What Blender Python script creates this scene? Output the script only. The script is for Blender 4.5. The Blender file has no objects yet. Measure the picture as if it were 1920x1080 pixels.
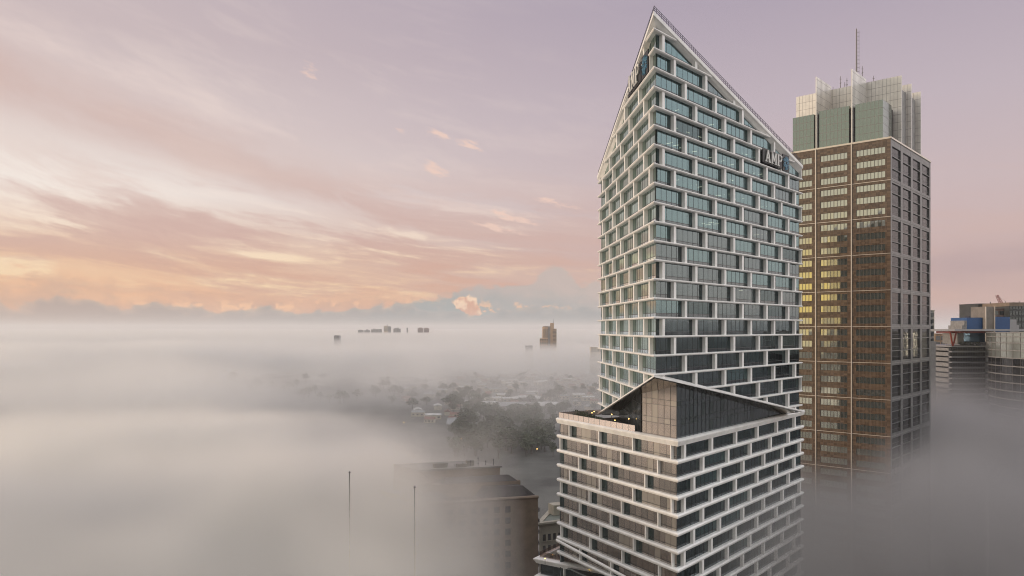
import bpy, math, random
from mathutils import Vector

random.seed(7)
R = math.radians
scene = bpy.context.scene
COL = scene.collection
CAM_Z = 150.0            # the camera hovers 150 m above the street
F = 1400.0               # focal length in pixels of a 1920 wide frame
HORIZON = 616.0

# ------------------------------------------------------------------ small node language (shader and geometry trees)
def lin(*c):
    return tuple(((v / 255) / 12.92 if v / 255 <= 0.04045 else ((v / 255 + 0.055) / 1.055) ** 2.4) for v in c)

class S:
    """a socket (or number) of a node tree with arithmetic"""
    def __init__(self, t, s): self.t, self.s = t, s
    def _m(self, op, *a):
        n = self.t.nodes.new('ShaderNodeMath'); n.operation = op
        for i, v in enumerate(a):
            if isinstance(v, S): self.t.links.new(v.s, n.inputs[i])
            else: n.inputs[i].default_value = v
        return S(self.t, n.outputs[0])
    def __add__(self, o): return self._m('ADD', self, o)
    __radd__ = __add__
    def __mul__(self, o): return self._m('MULTIPLY', self, o)
    __rmul__ = __mul__
    def __sub__(self, o): return self._m('SUBTRACT', self, o)
    def __rsub__(self, o): return self._m('SUBTRACT', o, self)
    def __truediv__(self, o): return self._m('DIVIDE', self, o)
    def __neg__(self): return self * -1.0
    def abs(self): return self._m('ABSOLUTE', self)
    def max(self, o): return self._m('MAXIMUM', self, o)
    def min(self, o): return self._m('MINIMUM', self, o)
    def gauss(self, c, w):
        d = (self - c) / w
        return self._m('EXPONENT', d * d * -1.0)
    def smooth(self, a, b):
        n = self.t.nodes.new('ShaderNodeMapRange'); n.interpolation_type = 'SMOOTHSTEP'
        self.t.links.new(self.s, n.inputs[0])
        if a <= b:
            n.inputs[1].default_value, n.inputs[2].default_value, n.inputs[3].default_value, n.inputs[4].default_value = a, b, 0, 1
        else:
            n.inputs[1].default_value, n.inputs[2].default_value, n.inputs[3].default_value, n.inputs[4].default_value = b, a, 1, 0
        return S(self.t, n.outputs[0])

def vec(t, x, y, z=0.0):
    n = t.nodes.new('ShaderNodeCombineXYZ')
    for i, v in enumerate((x, y, z)):
        if isinstance(v, S): t.links.new(v.s, n.inputs[i])
        else: n.inputs[i].default_value = v
    return S(t, n.outputs[0])

def xyz(t, s):
    n = t.nodes.new('ShaderNodeSeparateXYZ'); t.links.new(s.s, n.inputs[0])
    return [S(t, n.outputs[i]) for i in range(3)]

def noise(t, v, scale=1.0, detail=4.0, rough=0.5, dist=0.0):
    n = t.nodes.new('ShaderNodeTexNoise'); n.noise_dimensions = '3D'
    t.links.new(v.s, n.inputs['Vector'])
    n.inputs['Scale'].default_value = scale; n.inputs['Detail'].default_value = detail
    n.inputs['Roughness'].default_value = rough; n.inputs['Distortion'].default_value = dist
    return S(t, n.outputs[0])

def mixc(t, fac, a, b):
    n = t.nodes.new('ShaderNodeMix'); n.data_type = 'RGBA'; n.clamp_factor = True
    for i, v in ((0, fac), (6, a), (7, b)):
        if isinstance(v, S): t.links.new(v.s, n.inputs[i])
        elif i == 0: n.inputs[0].default_value = v
        else: n.inputs[i].default_value = (*v, 1)
    return S(t, n.outputs[2])

def scalec(t, c, f):
    n = t.nodes.new('ShaderNodeVectorMath'); n.operation = 'SCALE'
    t.links.new(c.s, n.inputs[0])
    if isinstance(f, S): t.links.new(f.s, n.inputs[3])
    else: n.inputs[3].default_value = f
    return S(t, n.outputs[0])

def ramp(t, fac, stops):
    n = t.nodes.new('ShaderNodeValToRGB'); cr = n.color_ramp
    while len(cr.elements) < len(stops): cr.elements.new(0.5)
    for e, (p, c) in zip(cr.elements, stops):
        e.position = p; e.color = (*c, 1)
    t.links.new(fac.s, n.inputs[0])
    return S(t, n.outputs[0])

# ------------------------------------------------------------------ camera
cd = bpy.data.cameras.new('camera'); cam = bpy.data.objects.new('camera', cd); COL.objects.link(cam)
cam.location = (0, 0, CAM_Z); cam.rotation_euler = (R(90), 0, 0)
cd.sensor_width = 36.0; cd.lens = 36.0 * F / 1920.0
cd.shift_y = (HORIZON - 540.0) / 1920.0
cd.clip_start = 1.0; cd.clip_end = 90000.0
scene.camera = cam

# ------------------------------------------------------------------ sky, sun, exposure
SUN_AZ, SUN_EL = R(-92), R(5.0)      # measured from straight ahead (+Y), negative to the left
world = bpy.data.worlds.new("World"); scene.world = world; world.use_nodes = True
wt = world.node_tree; wt.nodes.clear()
out = wt.nodes.new('ShaderNodeOutputWorld')
sky = wt.nodes.new('ShaderNodeTexSky'); sky.sky_type = 'NISHITA'; sky.sun_disc = False
sky.sun_elevation = SUN_EL; sky.sun_rotation = SUN_AZ; sky.dust_density = 2.0; sky.altitude = 150
bg_sky = wt.nodes.new('ShaderNodeBackground'); bg_sky.inputs[1].default_value = 0.1
wt.links.new(sky.outputs[0], bg_sky.inputs[0])
tc = wt.nodes.new('ShaderNodeTexCoord')
dx, dy, dz = xyz(wt, S(wt, tc.outputs['Generated']))
hyp = (dx * dx + dy * dy)._m('SQRT', dx * dx + dy * dy).max(0.001)
V = (dz / hyp).min(6.0)                                   # tangent of the elevation
A = dx._m('ARCTAN2', dx, dy)                              # azimuth, 0 straight ahead
Vp = V.max(0.0)
rl = ramp(wt, Vp, [(0.0, lin(206, 176, 158)), (0.03, lin(252, 192, 142)), (0.09, lin(240, 200, 168)), (0.165, lin(254, 243, 234)),
                   (0.25, lin(230, 213, 208)), (0.36, lin(210, 192, 192)), (0.7, lin(190, 178, 190)), (1.0, lin(200, 190, 200))])
rr = ramp(wt, Vp, [(0.0, lin(196, 178, 178)), (0.03, lin(206, 172, 164)), (0.09, lin(208, 180, 176)), (0.18, lin(206, 186, 188)),
                   (0.28, lin(197, 182, 190)), (0.42, lin(180, 167, 181)), (0.7, lin(176, 168, 185)), (1.0, lin(190, 184, 198))])
base = mixc(wt, A.smooth(-0.75, 0.28), rl, rr)
# high streaked cirrus, steeper overhead and lying flat towards the horizon
leftw = A.smooth(0.40, -0.30)
tilt = Vp.smooth(0.0, 0.40) * 0.20 + 0.07
q = Vp + A * tilt
warp = noise(wt, vec(wt, A * 3.0, q * 9.0, 3.3), 1.0, 4, 0.55) - 0.5
n1 = noise(wt, vec(wt, A * 2.4 + warp * 0.5, q * 17.0 + warp * 0.5, 1.7), 1.0, 8, 0.62)
n2 = noise(wt, vec(wt, A * 3.4 + warp * 0.4, q * 36.0 + warp * 1.2, 9.1), 1.0, 8, 0.62)
n3 = noise(wt, vec(wt, A * 8.0, q * 62.0, 4.4), 1.0, 6, 0.65)
n4 = noise(wt, vec(wt, A * 6.0 + warp, q * 26.0 + warp, 12.0), 1.0, 8, 0.66)
fibre = (n2 * 0.75 + n3 * 0.25)
# one broad rosy band coming down from the upper left
d1 = (V + A * 0.28 + warp * 0.06 + (n1 - 0.5) * 0.08).gauss(0.112, 0.034) * A.smooth(0.0, -0.26) * Vp.smooth(0.10, 0.16)
base = mixc(wt, d1 * (n4.smooth(0.25, 0.7) * 0.5 + 0.35), base, lin(211, 180, 172))
d2 = (V + A * 0.28 + warp * 0.05 + (n1 - 0.5) * 0.05).gauss(0.17, 0.026) * A.smooth(-0.2, -0.42) * Vp.smooth(0.12, 0.2)
base = mixc(wt, d2 * n4.smooth(0.35, 0.7) * 0.55, base, lin(236, 216, 210))
dark = (n1 * 0.7 + n4 * 0.3).smooth(0.46, 0.55) * Vp.smooth(0.0, 0.05) * Vp.smooth(0.24, 0.13) * (0.25 + leftw * 0.75)
base = mixc(wt, dark * 0.78, base, mixc(wt, Vp.smooth(0.04, 0.16), lin(219, 176, 156), lin(213, 180, 172)))
lightc = mixc(wt, Vp.smooth(0.05, 0.17), lin(255, 224, 184), lin(252, 236, 226))
stre = fibre.smooth(0.48, 0.58) * Vp.smooth(0.022, 0.05) * Vp.smooth(0.22, 0.10) * leftw * (n4.smooth(0.42, 0.56) * 0.85 + 0.15)
base = mixc(wt, stre * 0.95, base, lightc)
stre2 = fibre.smooth(0.50, 0.42) * Vp.smooth(0.02, 0.06) * Vp.smooth(0.20, 0.10) * leftw
base = mixc(wt, stre2 * 0.75, base, mixc(wt, Vp.smooth(0.03, 0.13), lin(222, 168, 140), lin(212, 176, 168)))
veil = (n4 * 0.6 + n1 * 0.4).smooth(0.47, 0.62) * Vp.smooth(0.12, 0.22) * Vp.smooth(0.5, 0.3)
base = mixc(wt, veil * 0.30 * leftw, base, lin(240, 222, 214))
# small sunlit scraps of cloud
frag = noise(wt, vec(wt, A * 46.0 + V * 20.0, V * 120.0 + A * 25.0, 2.2), 1.0, 7, 0.68)
for (pa, pv, wa, wv) in ((-0.100, 0.258, 0.020, 0.010), (-0.148, 0.262, 0.010, 0.006), (-0.057, 0.246, 0.022, 0.009), (-0.104, 0.213, 0.026, 0.011),
                         (-0.265, 0.335, 0.020, 0.012), (0.065, 0.166, 0.04, 0.008), (0.0, 0.150, 0.06, 0.008), (-0.02, 0.135, 0.05, 0.007)):
    g = A.gauss(pa, wa) * (V + (A - pa) * 0.25).gauss(pv, wv)
    sc_ = (g * 0.36 + frag * 1.0).smooth(0.70, 0.92) * g.smooth(0.05, 0.6)
    base = mixc(wt, sc_ * 0.8, base, lin(246, 212, 196))
# towering cumulus banks on the horizon
fine = noise(wt, vec(wt, A * 30.0, V * 44.0, 2.0), 1.0, 8, 0.60)
mid = noise(wt, vec(wt, A * 5.5, 0.4, 5.0), 1.0, 3, 0.5)
front = A.smooth(0.42, 0.2)
h_far = (0.012 + mid * 0.085) * A.smooth(0.2, -0.25) + fine * 0.06 - 0.03
m_far = (h_far - V).smooth(-0.004, 0.014) * front
base = mixc(wt, m_far * 0.7, base, mixc(wt, ((h_far - V) * 18.0 + fine * 0.5).smooth(0.9, 0.2), lin(206, 168, 150), lin(238, 186, 152)))
hump = A.smooth(-0.30, 0.0) * 0.062 + A.gauss(0.060, 0.026) * 0.026
h_big = hump + fine * 0.05 - 0.026
m_big = (h_big - V).smooth(-0.001, 0.008) * front * A.smooth(-0.3, -0.12)
base = mixc(wt, m_big * 0.95, base, mixc(wt, (V * 14.0 + fine * 0.9 + A * 2.0).smooth(0.5, 1.5), lin(160, 170, 172), lin(202, 186, 180)))
h_low = mid * 0.034 + noise(wt, vec(wt, A * 12.0, V * 16.0, 21.0), 1.0, 3, 0.5) * 0.040 + fine * 0.034 - 0.025
m_low = (h_low - V).smooth(-0.001, 0.004) * front
puff = noise(wt, vec(wt, A * 40.0, V * 62.0, 8.0), 1.0, 7, 0.62)
lit = puff.smooth(0.52, 0.58) * V.gauss(0.026, 0.010) * A.smooth(-0.62, -0.4) * A.smooth(0.12, 0.0)
base = mixc(wt, lit * 0.85, base, lin(255, 204, 164))
base = mixc(wt, m_low * 0.9, base, mixc(wt, A.smooth(-0.65, -0.1), mixc(wt, ((h_low - V) * 40.0 + fine * 0.8).smooth(0.9, 0.3), lin(178, 160, 154), lin(206, 178, 164)), mixc(wt, ((h_low - V) * 40.0 + fine * 0.8).smooth(0.9, 0.3), lin(160, 162, 163), lin(186, 180, 176))))
g = A.gauss(-0.060, 0.022) * (V - (A + 0.06) * -0.35).gauss(0.031, 0.016)
cuf = noise(wt, vec(wt, A * 75.0, V * 80.0, 3.0), 1.0, 6, 0.55)
cu = (g * 0.75 + cuf * 0.75).smooth(0.74, 0.82) * g.smooth(0.05, 0.2) * V.smooth(0.010, 0.020)
base = mixc(wt, cu * 0.95, base, mixc(wt, (cuf + (V - 0.03) * 8.0).smooth(0.42, 0.62), lin(226, 172, 146), lin(255, 220, 190)))
lowhaze = Vp.smooth(0.020, 0.0) * front
base = mixc(wt, lowhaze * 0.7, base, mixc(wt, A.smooth(-0.65, -0.1), lin(196, 176, 166), lin(172, 172, 168)))
# band of grey on the right
rb = (V + noise(wt, vec(wt, A * 5.0, V * 30.0, 6.0), 1.0, 4, 0.5) * 0.05).gauss(0.10, 0.022) * A.smooth(0.42, 0.55)
base = mixc(wt, rb * 0.45, base, lin(172, 150, 158))
# dawn glow low in the east (left of and behind the view), neutral fill light added to the unseen sky overhead, behind and right
back = (A.abs()).smooth(0.75, 1.35)
base = mixc(wt, back * 0.75, base, mixc(wt, Vp.smooth(0.0, 0.5), lin(226, 216, 206), lin(206, 208, 206)))
glow = A.gauss(-1.9, 0.75) * Vp.gauss(0.02, 0.26)
base = mixc(wt, glow * 0.8, base, (0.80, 0.71, 0.52))
glow2 = A.gauss(-2.05, 0.45) * V.gauss(0.045, 0.048)
base = mixc(wt, glow2 * 0.95, base, (1.3, 0.90, 0.24))
sidew = (dx / hyp).smooth(0.0, 0.9)
fill_gain = 1.0 + back * (sidew * 1.35 + 0.10) - (dy / hyp).smooth(-0.55, -0.95) * 0.35 + Vp.smooth(0.5, 1.4) * 0.65
base = scalec(wt, base, fill_gain)
bg_cloud = wt.nodes.new('ShaderNodeBackground'); bg_cloud.inputs[1].default_value = 1.0
wt.links.new(base.s, bg_cloud.inputs[0])
mx = wt.nodes.new('ShaderNodeMixShader'); mx.inputs[0].default_value = 0.93
wt.links.new(bg_sky.outputs[0], mx.inputs[1]); wt.links.new(bg_cloud.outputs[0], mx.inputs[2])
wt.links.new(mx.outputs[0], out.inputs[0])

sd = bpy.data.lights.new('sun', 'SUN'); sun = bpy.data.objects.new('sun', sd); COL.objects.link(sun)
sd.energy = 2.0; sd.angle = R(10); sd.color = (1.0, 0.78, 0.58)
to_sun = Vector((math.sin(SUN_AZ) * math.cos(SUN_EL), math.cos(SUN_AZ) * math.cos(SUN_EL), math.sin(SUN_EL)))
sun.rotation_euler = to_sun.to_track_quat('Z', 'Y').to_euler()

vs = scene.view_settings
vs.view_transform = 'Standard'; vs.look = 'None'; vs.exposure = 0.0; vs.gamma = 1.0; vs.use_curve_mapping = False
cy = scene.cycles
cy.use_denoising = True; cy.volume_bounces = 3; cy.volume_step_rate = 1.5; cy.max_bounces = 8; cy.diffuse_bounces = 3; cy.glossy_bounces = 3
cy.transparent_max_bounces = 12; cy.pixel_filter_type = 'BLACKMAN_HARRIS'; cy.filter_width = 1.05

# ------------------------------------------------------------------ helpers
def at(px, py, d):
    """the point seen at pixel (px, py) of the photograph, d metres ahead of the camera"""
    return Vector(((px - 960) / F * d, d, CAM_Z + (HORIZON - py) / F * d))

def tag(o, label=None, cat=None, group=None, kind=None):
    for k, v in (('label', label), ('category', cat), ('group', group), ('kind', kind)):
        if v: o[k] = v
    return o

def empty(name, loc, label, cat, group=None):
    o = bpy.data.objects.new(name, None); COL.objects.link(o); o.location = loc
    o.empty_display_size = 1
    return tag(o, label, cat, group)

class MB:
    """collects faces in world coordinates; build() links them as one mesh object"""
    def __init__(s): s.v, s.f, s.m = [], [], []
    def face(s, pts, m=0):
        i = len(s.v); s.v += [tuple(p) for p in pts]; s.f.append(tuple(range(i, i + len(pts)))); s.m.append(m)
    def loops(s, loops, m=0, closed=True, cap=True):
        """skin between consecutive loops of points (same count)"""
        i0 = len(s.v); n = len(loops[0])
        for l in loops: s.v += [tuple(p) for p in l]
        for a in range(len(loops) - 1):
            for k in range(n if closed else n - 1):
                b = (k + 1) % n
                s.f.append((i0 + a * n + k, i0 + a * n + b, i0 + (a + 1) * n + b, i0 + (a + 1) * n + k)); s.m.append(m)
        if cap and closed:
            s.f.append(tuple(i0 + k for k in reversed(range(n)))); s.m.append(m)
            s.f.append(tuple(i0 + (len(loops) - 1) * n + k for k in range(n))); s.m.append(m)
    def prism(s, poly, z0, z1, m=0, mtop=None):
        i = len(s.v); n = len(poly)
        s.v += [(p[0], p[1], z0) for p in poly] + [(p[0], p[1], z1) for p in poly]
        for k in range(n):
            b = (k + 1) % n
            s.f.append((i + k, i + b, i + n + b, i + n + k)); s.m.append(m)
        s.f.append(tuple(i + k for k in reversed(range(n)))); s.m.append(m)
        s.f.append(tuple(i + n + k for k in range(n))); s.m.append(m if mtop is None else mtop)
    def box(s, c, size, m=0, rz=0.0):
        cx, cy_, cz = c; hx, hy = size[0] / 2, size[1] / 2
        co, si = math.cos(rz), math.sin(rz)
        s.prism([(cx + x * co - y * si, cy_ + x * si + y * co) for x, y in ((-hx, -hy), (hx, -hy), (hx, hy), (-hx, hy))], cz - size[2] / 2, cz + size[2] / 2, m)
    def bar(s, a, b, r0, r1=None, n=6, m=0):
        a, b = Vector(a), Vector(b); r1 = r0 if r1 is None else r1
        d = (b - a).normalized(); u = d.orthogonal().normalized(); w = d.cross(u)
        s.loops([[p + (u * math.cos(k * math.tau / n) + w * math.sin(k * math.tau / n)) * r for k in range(n)] for p, r in ((a, r0), (b, r1))], m)
    def build(s, name, mats, parent=None, smooth=False, recalc=True):
        if not s.f: return None
        me = bpy.data.meshes.new(name)
        off = parent_loc(parent)
        me.from_pydata([(x - off[0], y - off[1], z - off[2]) for x, y, z in s.v], [], s.f)
        for mt in (mats if isinstance(mats, (list, tuple)) else [mats]): me.materials.append(mt)
        me.polygons.foreach_set('material_index', s.m)
        if recalc:
            import bmesh
            bm = bmesh.new(); bm.from_mesh(me); bmesh.ops.recalc_face_normals(bm, faces=bm.faces); bm.to_mesh(me); bm.free()
        if smooth: me.polygons.foreach_set('use_smooth', [True] * len(me.polygons))
        me.update()
        o = bpy.data.objects.new(name, me); COL.objects.link(o)
        if parent is not None: o.parent = parent
        return o
    def add(s, o):
        i = len(s.v); s.v += o.v; s.f += [tuple(i + k for k in f) for f in o.f]; s.m += o.m

def parent_loc(p):
    v = Vector((0, 0, 0))
    while p is not None:
        v += p.location; p = p.parent
    return v

def clip(poly, planes):
    """clip a convex polygon of (t, z) by half planes (a, b, c): keep a*t + b*z <= c"""
    for a, b, c in planes:
        res = []
        for i in range(len(poly)):
            p, q_ = poly[i], poly[(i + 1) % len(poly)]
            dp, dq = a * p[0] + b * p[1] - c, a * q_[0] + b * q_[1] - c
            if dp <= 0: res.append(p)
            if (dp < 0 < dq) or (dq < 0 < dp):
                k = dp / (dp - dq); res.append((p[0] + (q_[0] - p[0]) * k, p[1] + (q_[1] - p[1]) * k))
        poly = res
        if len(poly) < 3: return []
    return poly

def area(poly):
    return abs(sum(poly[i][0] * poly[(i + 1) % len(poly)][1] - poly[(i + 1) % len(poly)][0] * poly[i][1] for i in range(len(poly)))) / 2

class Face:
    """a vertical facade plane: t metres along it from a corner, z up, off outwards"""
    def __init__(s, o, e):
        s.o = Vector(o); e = Vector(e); s.len = (e - s.o).length; s.d = (e - s.o) / s.len
        n = Vector((s.d.y, -s.d.x))
        if n.dot(s.o + s.d * s.len * 0.5) > 0: n = -n       # outwards is towards the camera
        s.n = n
    def p(s, t, z, off=0.0):
        q_ = s.o + s.d * t + s.n * off
        return Vector((q_.x, q_.y, CAM_Z + z))
    def prism(s, mb, poly, o0, o1, m=0):
        if len(poly) >= 3: mb.loops([[s.p(t, z, o0) for t, z in poly], [s.p(t, z, o1) for t, z in poly]], m)
    def rect(s, mb, t0, t1, z0, z1, o0, o1, m=0, planes=()):
        s.prism(mb, clip([(t0, z0), (t1, z0), (t1, z1), (t0, z1)], planes), o0, o1, m)

def offset_line(pts, d, outward_ref):
    """offset an open 2-D polyline by d away from outward_ref, with mitred corners"""
    ns = []
    for a, b in zip(pts, pts[1:]):
        e = (Vector(b) - Vector(a)).normalized(); n = Vector((e.y, -e.x))
        if n.dot(Vector(a) - Vector(outward_ref)) < 0: n = -n
        ns.append(n)
    res = []
    for i, p in enumerate(pts):
        p = Vector(p)
        if i == 0: res.append(p + ns[0] * d)
        elif i == len(pts) - 1: res.append(p + ns[-1] * d)
        else:
            m = (ns[i - 1] + ns[i]).normalized(); res.append(p + m * (d / max(m.dot(ns[i]), 0.2)))
    return res

def sweep(mb, pts, profile, ref, zfun=None, m=0):
    """sweep a closed profile of (off, z) along a 2-D polyline; z is relative to zfun(i) (or absolute from the camera's height)"""
    rows = [offset_line(pts, o, ref) for o, _ in profile]
    loops = []
    for i in range(len(pts)):
        zb = zfun[i] if zfun else 0.0
        loops.append([Vector((rows[k][i].x, rows[k][i].y, CAM_Z + zb + profile[k][1])) for k in range(len(profile))])
    mb.loops(loops, m)

# ------------------------------------------------------------------ materials
def mat(name, col, rough=0.6, metal=0.0, spec=0.5, vary=0.0, scale=0.3, bump=0.0, detail=4):
    m = bpy.data.materials.new(name); m.use_nodes = True; t = m.node_tree
    b = t.nodes['Principled BSDF']
    b.inputs['Base Color'].default_value = (*col, 1); b.inputs['Roughness'].default_value = rough
    b.inputs['Metallic'].default_value = metal; b.inputs['Specular IOR Level'].default_value = spec
    g_ = t.nodes.new('ShaderNodeNewGeometry'); pos = S(t, g_.outputs['Position'])
    if vary:
        n = noise(t, pos, scale, detail, 0.6)
        c = mixc(t, n.smooth(0.3, 0.7), tuple(x * (1 - vary) for x in col), tuple(min(1, x * (1 + vary)) for x in col))
        t.links.new(c.s, b.inputs['Base Color'])
    if bump:
        n = noise(t, pos, scale * 4, 5, 0.6)
        bn = t.nodes.new('ShaderNodeBump'); bn.inputs['Strength'].default_value = bump; bn.inputs['Distance'].default_value = 0.1
        t.links.new(n.s, bn.inputs['Height']); t.links.new(bn.outputs[0], b.inputs['Normal'])
    return m

def clear_glass(name, tint, refl, ior=1.6, bias=0.10, rough=0.02):
    """thin coated window glass: looks through, and mirrors the sky more at a glancing angle"""
    m = bpy.data.materials.new(name); m.use_nodes = True; t = m.node_tree; t.nodes.clear()
    o = t.nodes.new('ShaderNodeOutputMaterial')
    tr = t.nodes.new('ShaderNodeBsdfTransparent'); tr.inputs[0].default_value = (*tint, 1)
    gl = t.nodes.new('ShaderNodeBsdfGlossy'); gl.inputs['Roughness'].default_value = rough; gl.inputs['Color'].default_value = (*refl, 1)
    lw = t.nodes.new('ShaderNodeFresnel'); lw.inputs[0].default_value = ior
    f = S(t, lw.outputs[0]) * 1.25 + bias
    g_ = t.nodes.new('ShaderNodeNewGeometry')
    n = noise(t, S(t, g_.outputs['Position']), 0.35, 2, 0.5)
    bn = t.nodes.new('ShaderNodeBump'); bn.inputs['Strength'].default_value = 0.05; bn.inputs['Distance'].default_value = 0.12
    t.links.new(n.s, bn.inputs['Height']); t.links.new(bn.outputs[0], gl.inputs['Normal'])
    mx_ = t.nodes.new('ShaderNodeMixShader')
    t.links.new(f.min(1.0).s, mx_.inputs[0]); t.links.new(tr.outputs[0], mx_.inputs[1]); t.links.new(gl.outputs[0], mx_.inputs[2])
    t.links.new(mx_.outputs[0], o.inputs[0])
    return m

def mirror_glass(name, col, rough=0.04, metal=0.9, wave=0.06, scale=0.25):
    m = mat(name, col, rough, metal, 0.8)
    t = m.node_tree; b = t.nodes['Principled BSDF']
    g_ = t.nodes.new('ShaderNodeNewGeometry')
    n = noise(t, S(t, g_.outputs['Position']), scale, 2, 0.5)
    bn = t.nodes.new('ShaderNodeBump'); bn.inputs['Strength'].default_value = wave; bn.inputs['Distance'].default_value = 0.15
    t.links.new(n.s, bn.inputs['Height']); t.links.new(bn.outputs[0], b.inputs['Normal'])
    return m

def lamp(name, col, strength):
    m = bpy.data.materials.new(name); m.use_nodes = True; t = m.node_tree; t.nodes.clear()
    o = t.nodes.new('ShaderNodeOutputMaterial'); e = t.nodes.new('ShaderNodeEmission')
    e.inputs[0].default_value = (*col, 1); e.inputs[1].default_value = strength
    t.links.new(e.outputs[0], o.inputs[0]); return m

def granite(name, c0, c1, joint, du, dv, face, rough=0.22):
    """polished stone cladding with open joints, laid out in metres along a facade direction"""
    m = mat(name, c0, rough, 0.0, 0.6); t = m.node_tree; b = t.nodes['Principled BSDF']
    g_ = t.nodes.new('ShaderNodeNewGeometry'); x, y, z = xyz(t, S(t, g_.outputs['Position']))
    u = (x - face.o.x) * face.d.x + (y - face.o.y) * face.d.y
    fu = (u / du)._m('FRACT', u / du); fz = (z / dv)._m('FRACT', z / dv)
    ju = (fu - 0.5).abs().smooth(0.46, 0.49); jz = (fz - 0.5).abs().smooth(0.465, 0.49)
    cell = vec(t, (u / du)._m('FLOOR', u / du), (z / dv)._m('FLOOR', z / dv), 0.5)
    wn = t.nodes.new('ShaderNodeTexWhiteNoise'); t.links.new(cell.s, wn.inputs['Vector'])
    k = S(t, wn.outputs['Value']) * 0.6 + noise(t, S(t, g_.outputs['Position']), 2.5, 5, 0.7) * 0.6
    c = mixc(t, k.smooth(0.2, 1.0), c0, c1)
    c = mixc(t, ju.max(jz) * 0.8, c, joint)
    t.links.new(c.s, b.inputs['Base Color'])
    return m

M = {
    'white': mat('white_panel', (0.82, 0.81, 0.785), 0.42, 0, 0.4, 0.08, 0.35),
    'mull': mat('dark_mullion', (0.03, 0.033, 0.036), 0.4, 0.3),
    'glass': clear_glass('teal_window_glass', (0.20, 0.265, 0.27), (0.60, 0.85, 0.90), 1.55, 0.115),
    'glass_refl_grey': clear_glass('grey_reflection_glass', (0.20, 0.24, 0.245), (0.60, 0.73, 0.77), 1.55, 0.105),  # greyer reflection of the lower floors put into the glass colour
    'glass_refl_dim': clear_glass('dim_reflection_glass', (0.14, 0.18, 0.185), (0.52, 0.68, 0.72), 1.5, 0.06),  # dark reflection low on the tower put into the glass colour
    'side': clear_glass('side_window_glass', (0.20, 0.25, 0.24), (0.46, 0.56, 0.53), 1.5, 0.10),  # same glass as the right facade, its reflections dulled by colour
    'span': clear_glass('dark_sill_glass', (0.16, 0.17, 0.20), (0.75, 0.85, 0.9), 1.5, 0.06),
    'ceil': mat('office_ceiling', (0.20, 0.22, 0.215), 0.8),
    'core': mat('office_core_wall', (0.17, 0.19, 0.19), 0.8, vary=0.5, scale=0.15),
    'carpet': mat('office_carpet', (0.05, 0.05, 0.055), 0.9),
    'blind': mat('window_blind', (0.24, 0.27, 0.265), 0.8),
    'tube': lamp('office_light_tube', (1.0, 0.85, 0.6), 3.2),
    'amber': lamp('amber_lamp', (1.0, 0.62, 0.18), 5.0),
    'bronze': mirror_glass('bronze_glass', (0.45, 0.40, 0.365), 0.05, 0.85, 0.03),
    'bronze_dim': mirror_glass('bronze_glass_dim', (0.35, 0.32, 0.295), 0.06, 0.82, 0.03),
    'bronze_blind': mirror_glass('bronze_glass_blind', (0.47, 0.43, 0.38), 0.10, 0.6, 0.03),
    'teal_dark': mirror_glass('dark_teal_glass', (0.06, 0.085, 0.085), 0.06, 0.7, 0.03),
    'smoke': mirror_glass('smoked_glass', (0.10, 0.125, 0.135), 0.05, 0.75, 0.04),
    'soffit': mirror_glass('polished_soffit', (0.22, 0.17, 0.10), 0.12, 0.9, 0.02),
    'deck': mat('terrace_paving', (0.10, 0.085, 0.075), 0.8, vary=0.2, scale=0.5),
    'rail': mat('railing_metal', (0.05, 0.05, 0.07), 0.5, 0.5),
    'balus': clear_glass('balustrade_glass', (0.55, 0.47, 0.42), (0.85, 0.75, 0.70), 1.5, 0.22),
    'screen': mat('sign_screen', (0.012, 0.012, 0.014), 0.5),
    'letter': mat('sign_letter', (0.74, 0.73, 0.70), 0.5),
    'emblem': mat('sign_blue', (0.04, 0.19, 0.30), 0.4),
    'green': mirror_glass('green_glass', (0.25, 0.30, 0.265), 0.07, 0.75, 0.05),
    'silver': mat('silver_panel', (0.78, 0.75, 0.70), 0.28, 0.25, 0.5, 0.08, 0.4),
    'fine': mat('bright_trim', (0.62, 0.56, 0.48), 0.35, 0.4),
    'gold': mirror_glass('sunrise_mirror_glass', (0.53, 0.55, 0.49), 0.04, 0.92, 0.10, 0.18),
    'darkwin': mirror_glass('dark_mirror_glass', (0.055, 0.058, 0.062), 0.06, 0.8, 0.06),
    'greystone': mat('grey_stone', (0.23, 0.225, 0.22), 0.45, vary=0.18, scale=0.8),
    'steel': mat('painted_steel', (0.22, 0.20, 0.20), 0.5, 0.4),
    'leaf': mat('leaf', (0.045, 0.062, 0.03), 0.7, vary=0.5, scale=0.6),
    'bark': mat('bark', (0.07, 0.055, 0.045), 0.9),
    'sand': mat('sandstone_wall', (0.21, 0.16, 0.12), 0.8, vary=0.15, scale=0.3),
    'darkroof': mat('dark_roof', (0.05, 0.045, 0.045), 0.7, vary=0.3, scale=0.5),
    'paleroof': mat('pale_roof', (0.20, 0.19, 0.175), 0.8, vary=0.25, scale=0.15),
    'winblack': mirror_glass('plain_window_glass', (0.10, 0.105, 0.11), 0.08, 0.6, 0.03),
}

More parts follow.
